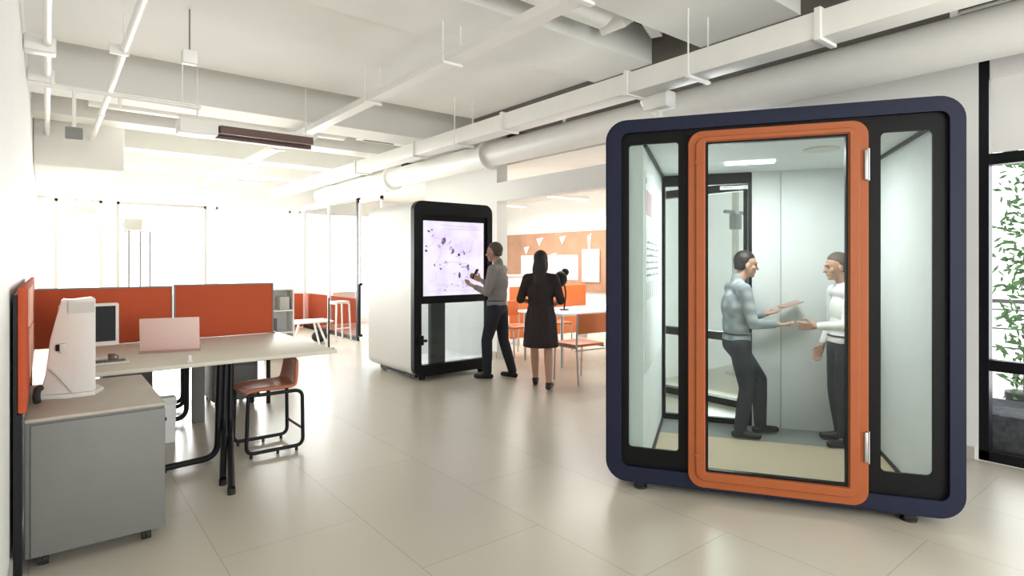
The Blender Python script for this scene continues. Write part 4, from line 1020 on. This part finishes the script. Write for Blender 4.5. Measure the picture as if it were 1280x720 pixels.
dD = IL*0.95+FW*0.1
make_person('person', W(1054, 4.42)+V((0, 0, 0.073)), face_angle(dD.x, dD.y), 'man in white shirt and black trousers inside the booth beside the door frame', JD, M['shirtw'], M['trousd'], M['skin2'], M['hairg'], None, s=0.86)
# tablet in the plaid man's hand; phone in the grey man's hand
def local_to_world(loc, rz, s, p): return V(loc)+Matrix.Rotation(rz, 3, 'Z') @ (V(p)*s)
pp = local_to_world(W(926, 4.64)+V((0, 0, 0.073)), face_angle(dC.x, dC.y), 0.87, (-0.12, 0.475, 1.185))
tbt = empty('tablet', pp, face_angle(dC.x, dC.y), label='thin pale tablet in the plaid shirted man\'s hand', cat='tablet')
MB().box(-0.07, 0.07, -0.06, 0.10, -0.005, 0.005, bev=0.003).xf(Matrix.Rotation(math.radians(18), 4, 'X')).build('casing', M['pinkd'], tbt)
pp = local_to_world(W(622, 7.28), face_angle(dA.x, dA.y), 1.0, (0.118, 0.36, 1.30))
ph.location = pp; ph.rotation_euler = (math.radians(25), 0, face_angle(dA.x, dA.y))

# ------------------------------------------------------------------ light
w = bpy.data.worlds.new('World'); sc.world = w; w.use_nodes = True
bg_ = w.node_tree.nodes['Background']; bg_.inputs['Color'].default_value = (0.93, 0.97, 1.0, 1); bg_.inputs['Strength'].default_value = 2.2
def area(name, loc, rot, sx, sy, power, color=(1, 1, 1)):
    l = bpy.data.lights.new(name, 'AREA'); l.shape = 'RECTANGLE'; l.size = sx; l.size_y = sy; l.energy = power; l.color = color
    o = bpy.data.objects.new(name, l); COL.objects.link(o); o.location = loc; o.rotation_euler = rot; return o
area('daylight_back', (2.7, YB+0.5, 1.6), (-PI/2, 0, 0), 5.4, 2.4, 720, (1, 0.99, 0.97))           # through the far windows
area('fill_front', (2.6, YF-0.4, 1.8), (PI/2, 0, 0), 5.0, 2.8, 150, (1, 0.99, 0.96))           # added fill from behind the camera, source unseen
area('daylight_right', (XR+0.7, 0.0, 1.7), (0, PI/2, 0), 2.6, 2.4, 50, (0.97, 1, 0.98))
area('daylight_booth_window', (XR+0.6, 3.55, 1.5), (0, PI/2, 0), 2.6, 1.0, 50, (0.97, 1, 0.98))
area('booth_lamp_light', (booth.location+Matrix.Rotation(BR, 3, 'Z') @ V((0.98, 0.75, 2.19))), (0, 0, BR), 0.5, 0.3, 17)
area('pod_fill_light', (3.46+0.57, 6.22+0.65, 2.12), (0, 0, 0), 0.45, 0.3, 10)  # added fill behind the pod's lower glass, no lamp known there
area('annex_light', (7.4, 8.5, 2.65), (0, 0, 0), 2.5, 5.0, 150, (1, 0.98, 0.95))
sc.view_settings.view_transform = 'Standard'; sc.view_settings.look = 'None'
sc.view_settings.exposure = 0.45; sc.view_settings.gamma = 1.0
sc.view_settings.use_curve_mapping = False
sc.cycles.max_bounces = 10; sc.cycles.transparent_max_bounces = 16; sc.cycles.diffuse_bounces = 5
sc.cycles.sample_clamp_indirect = 6
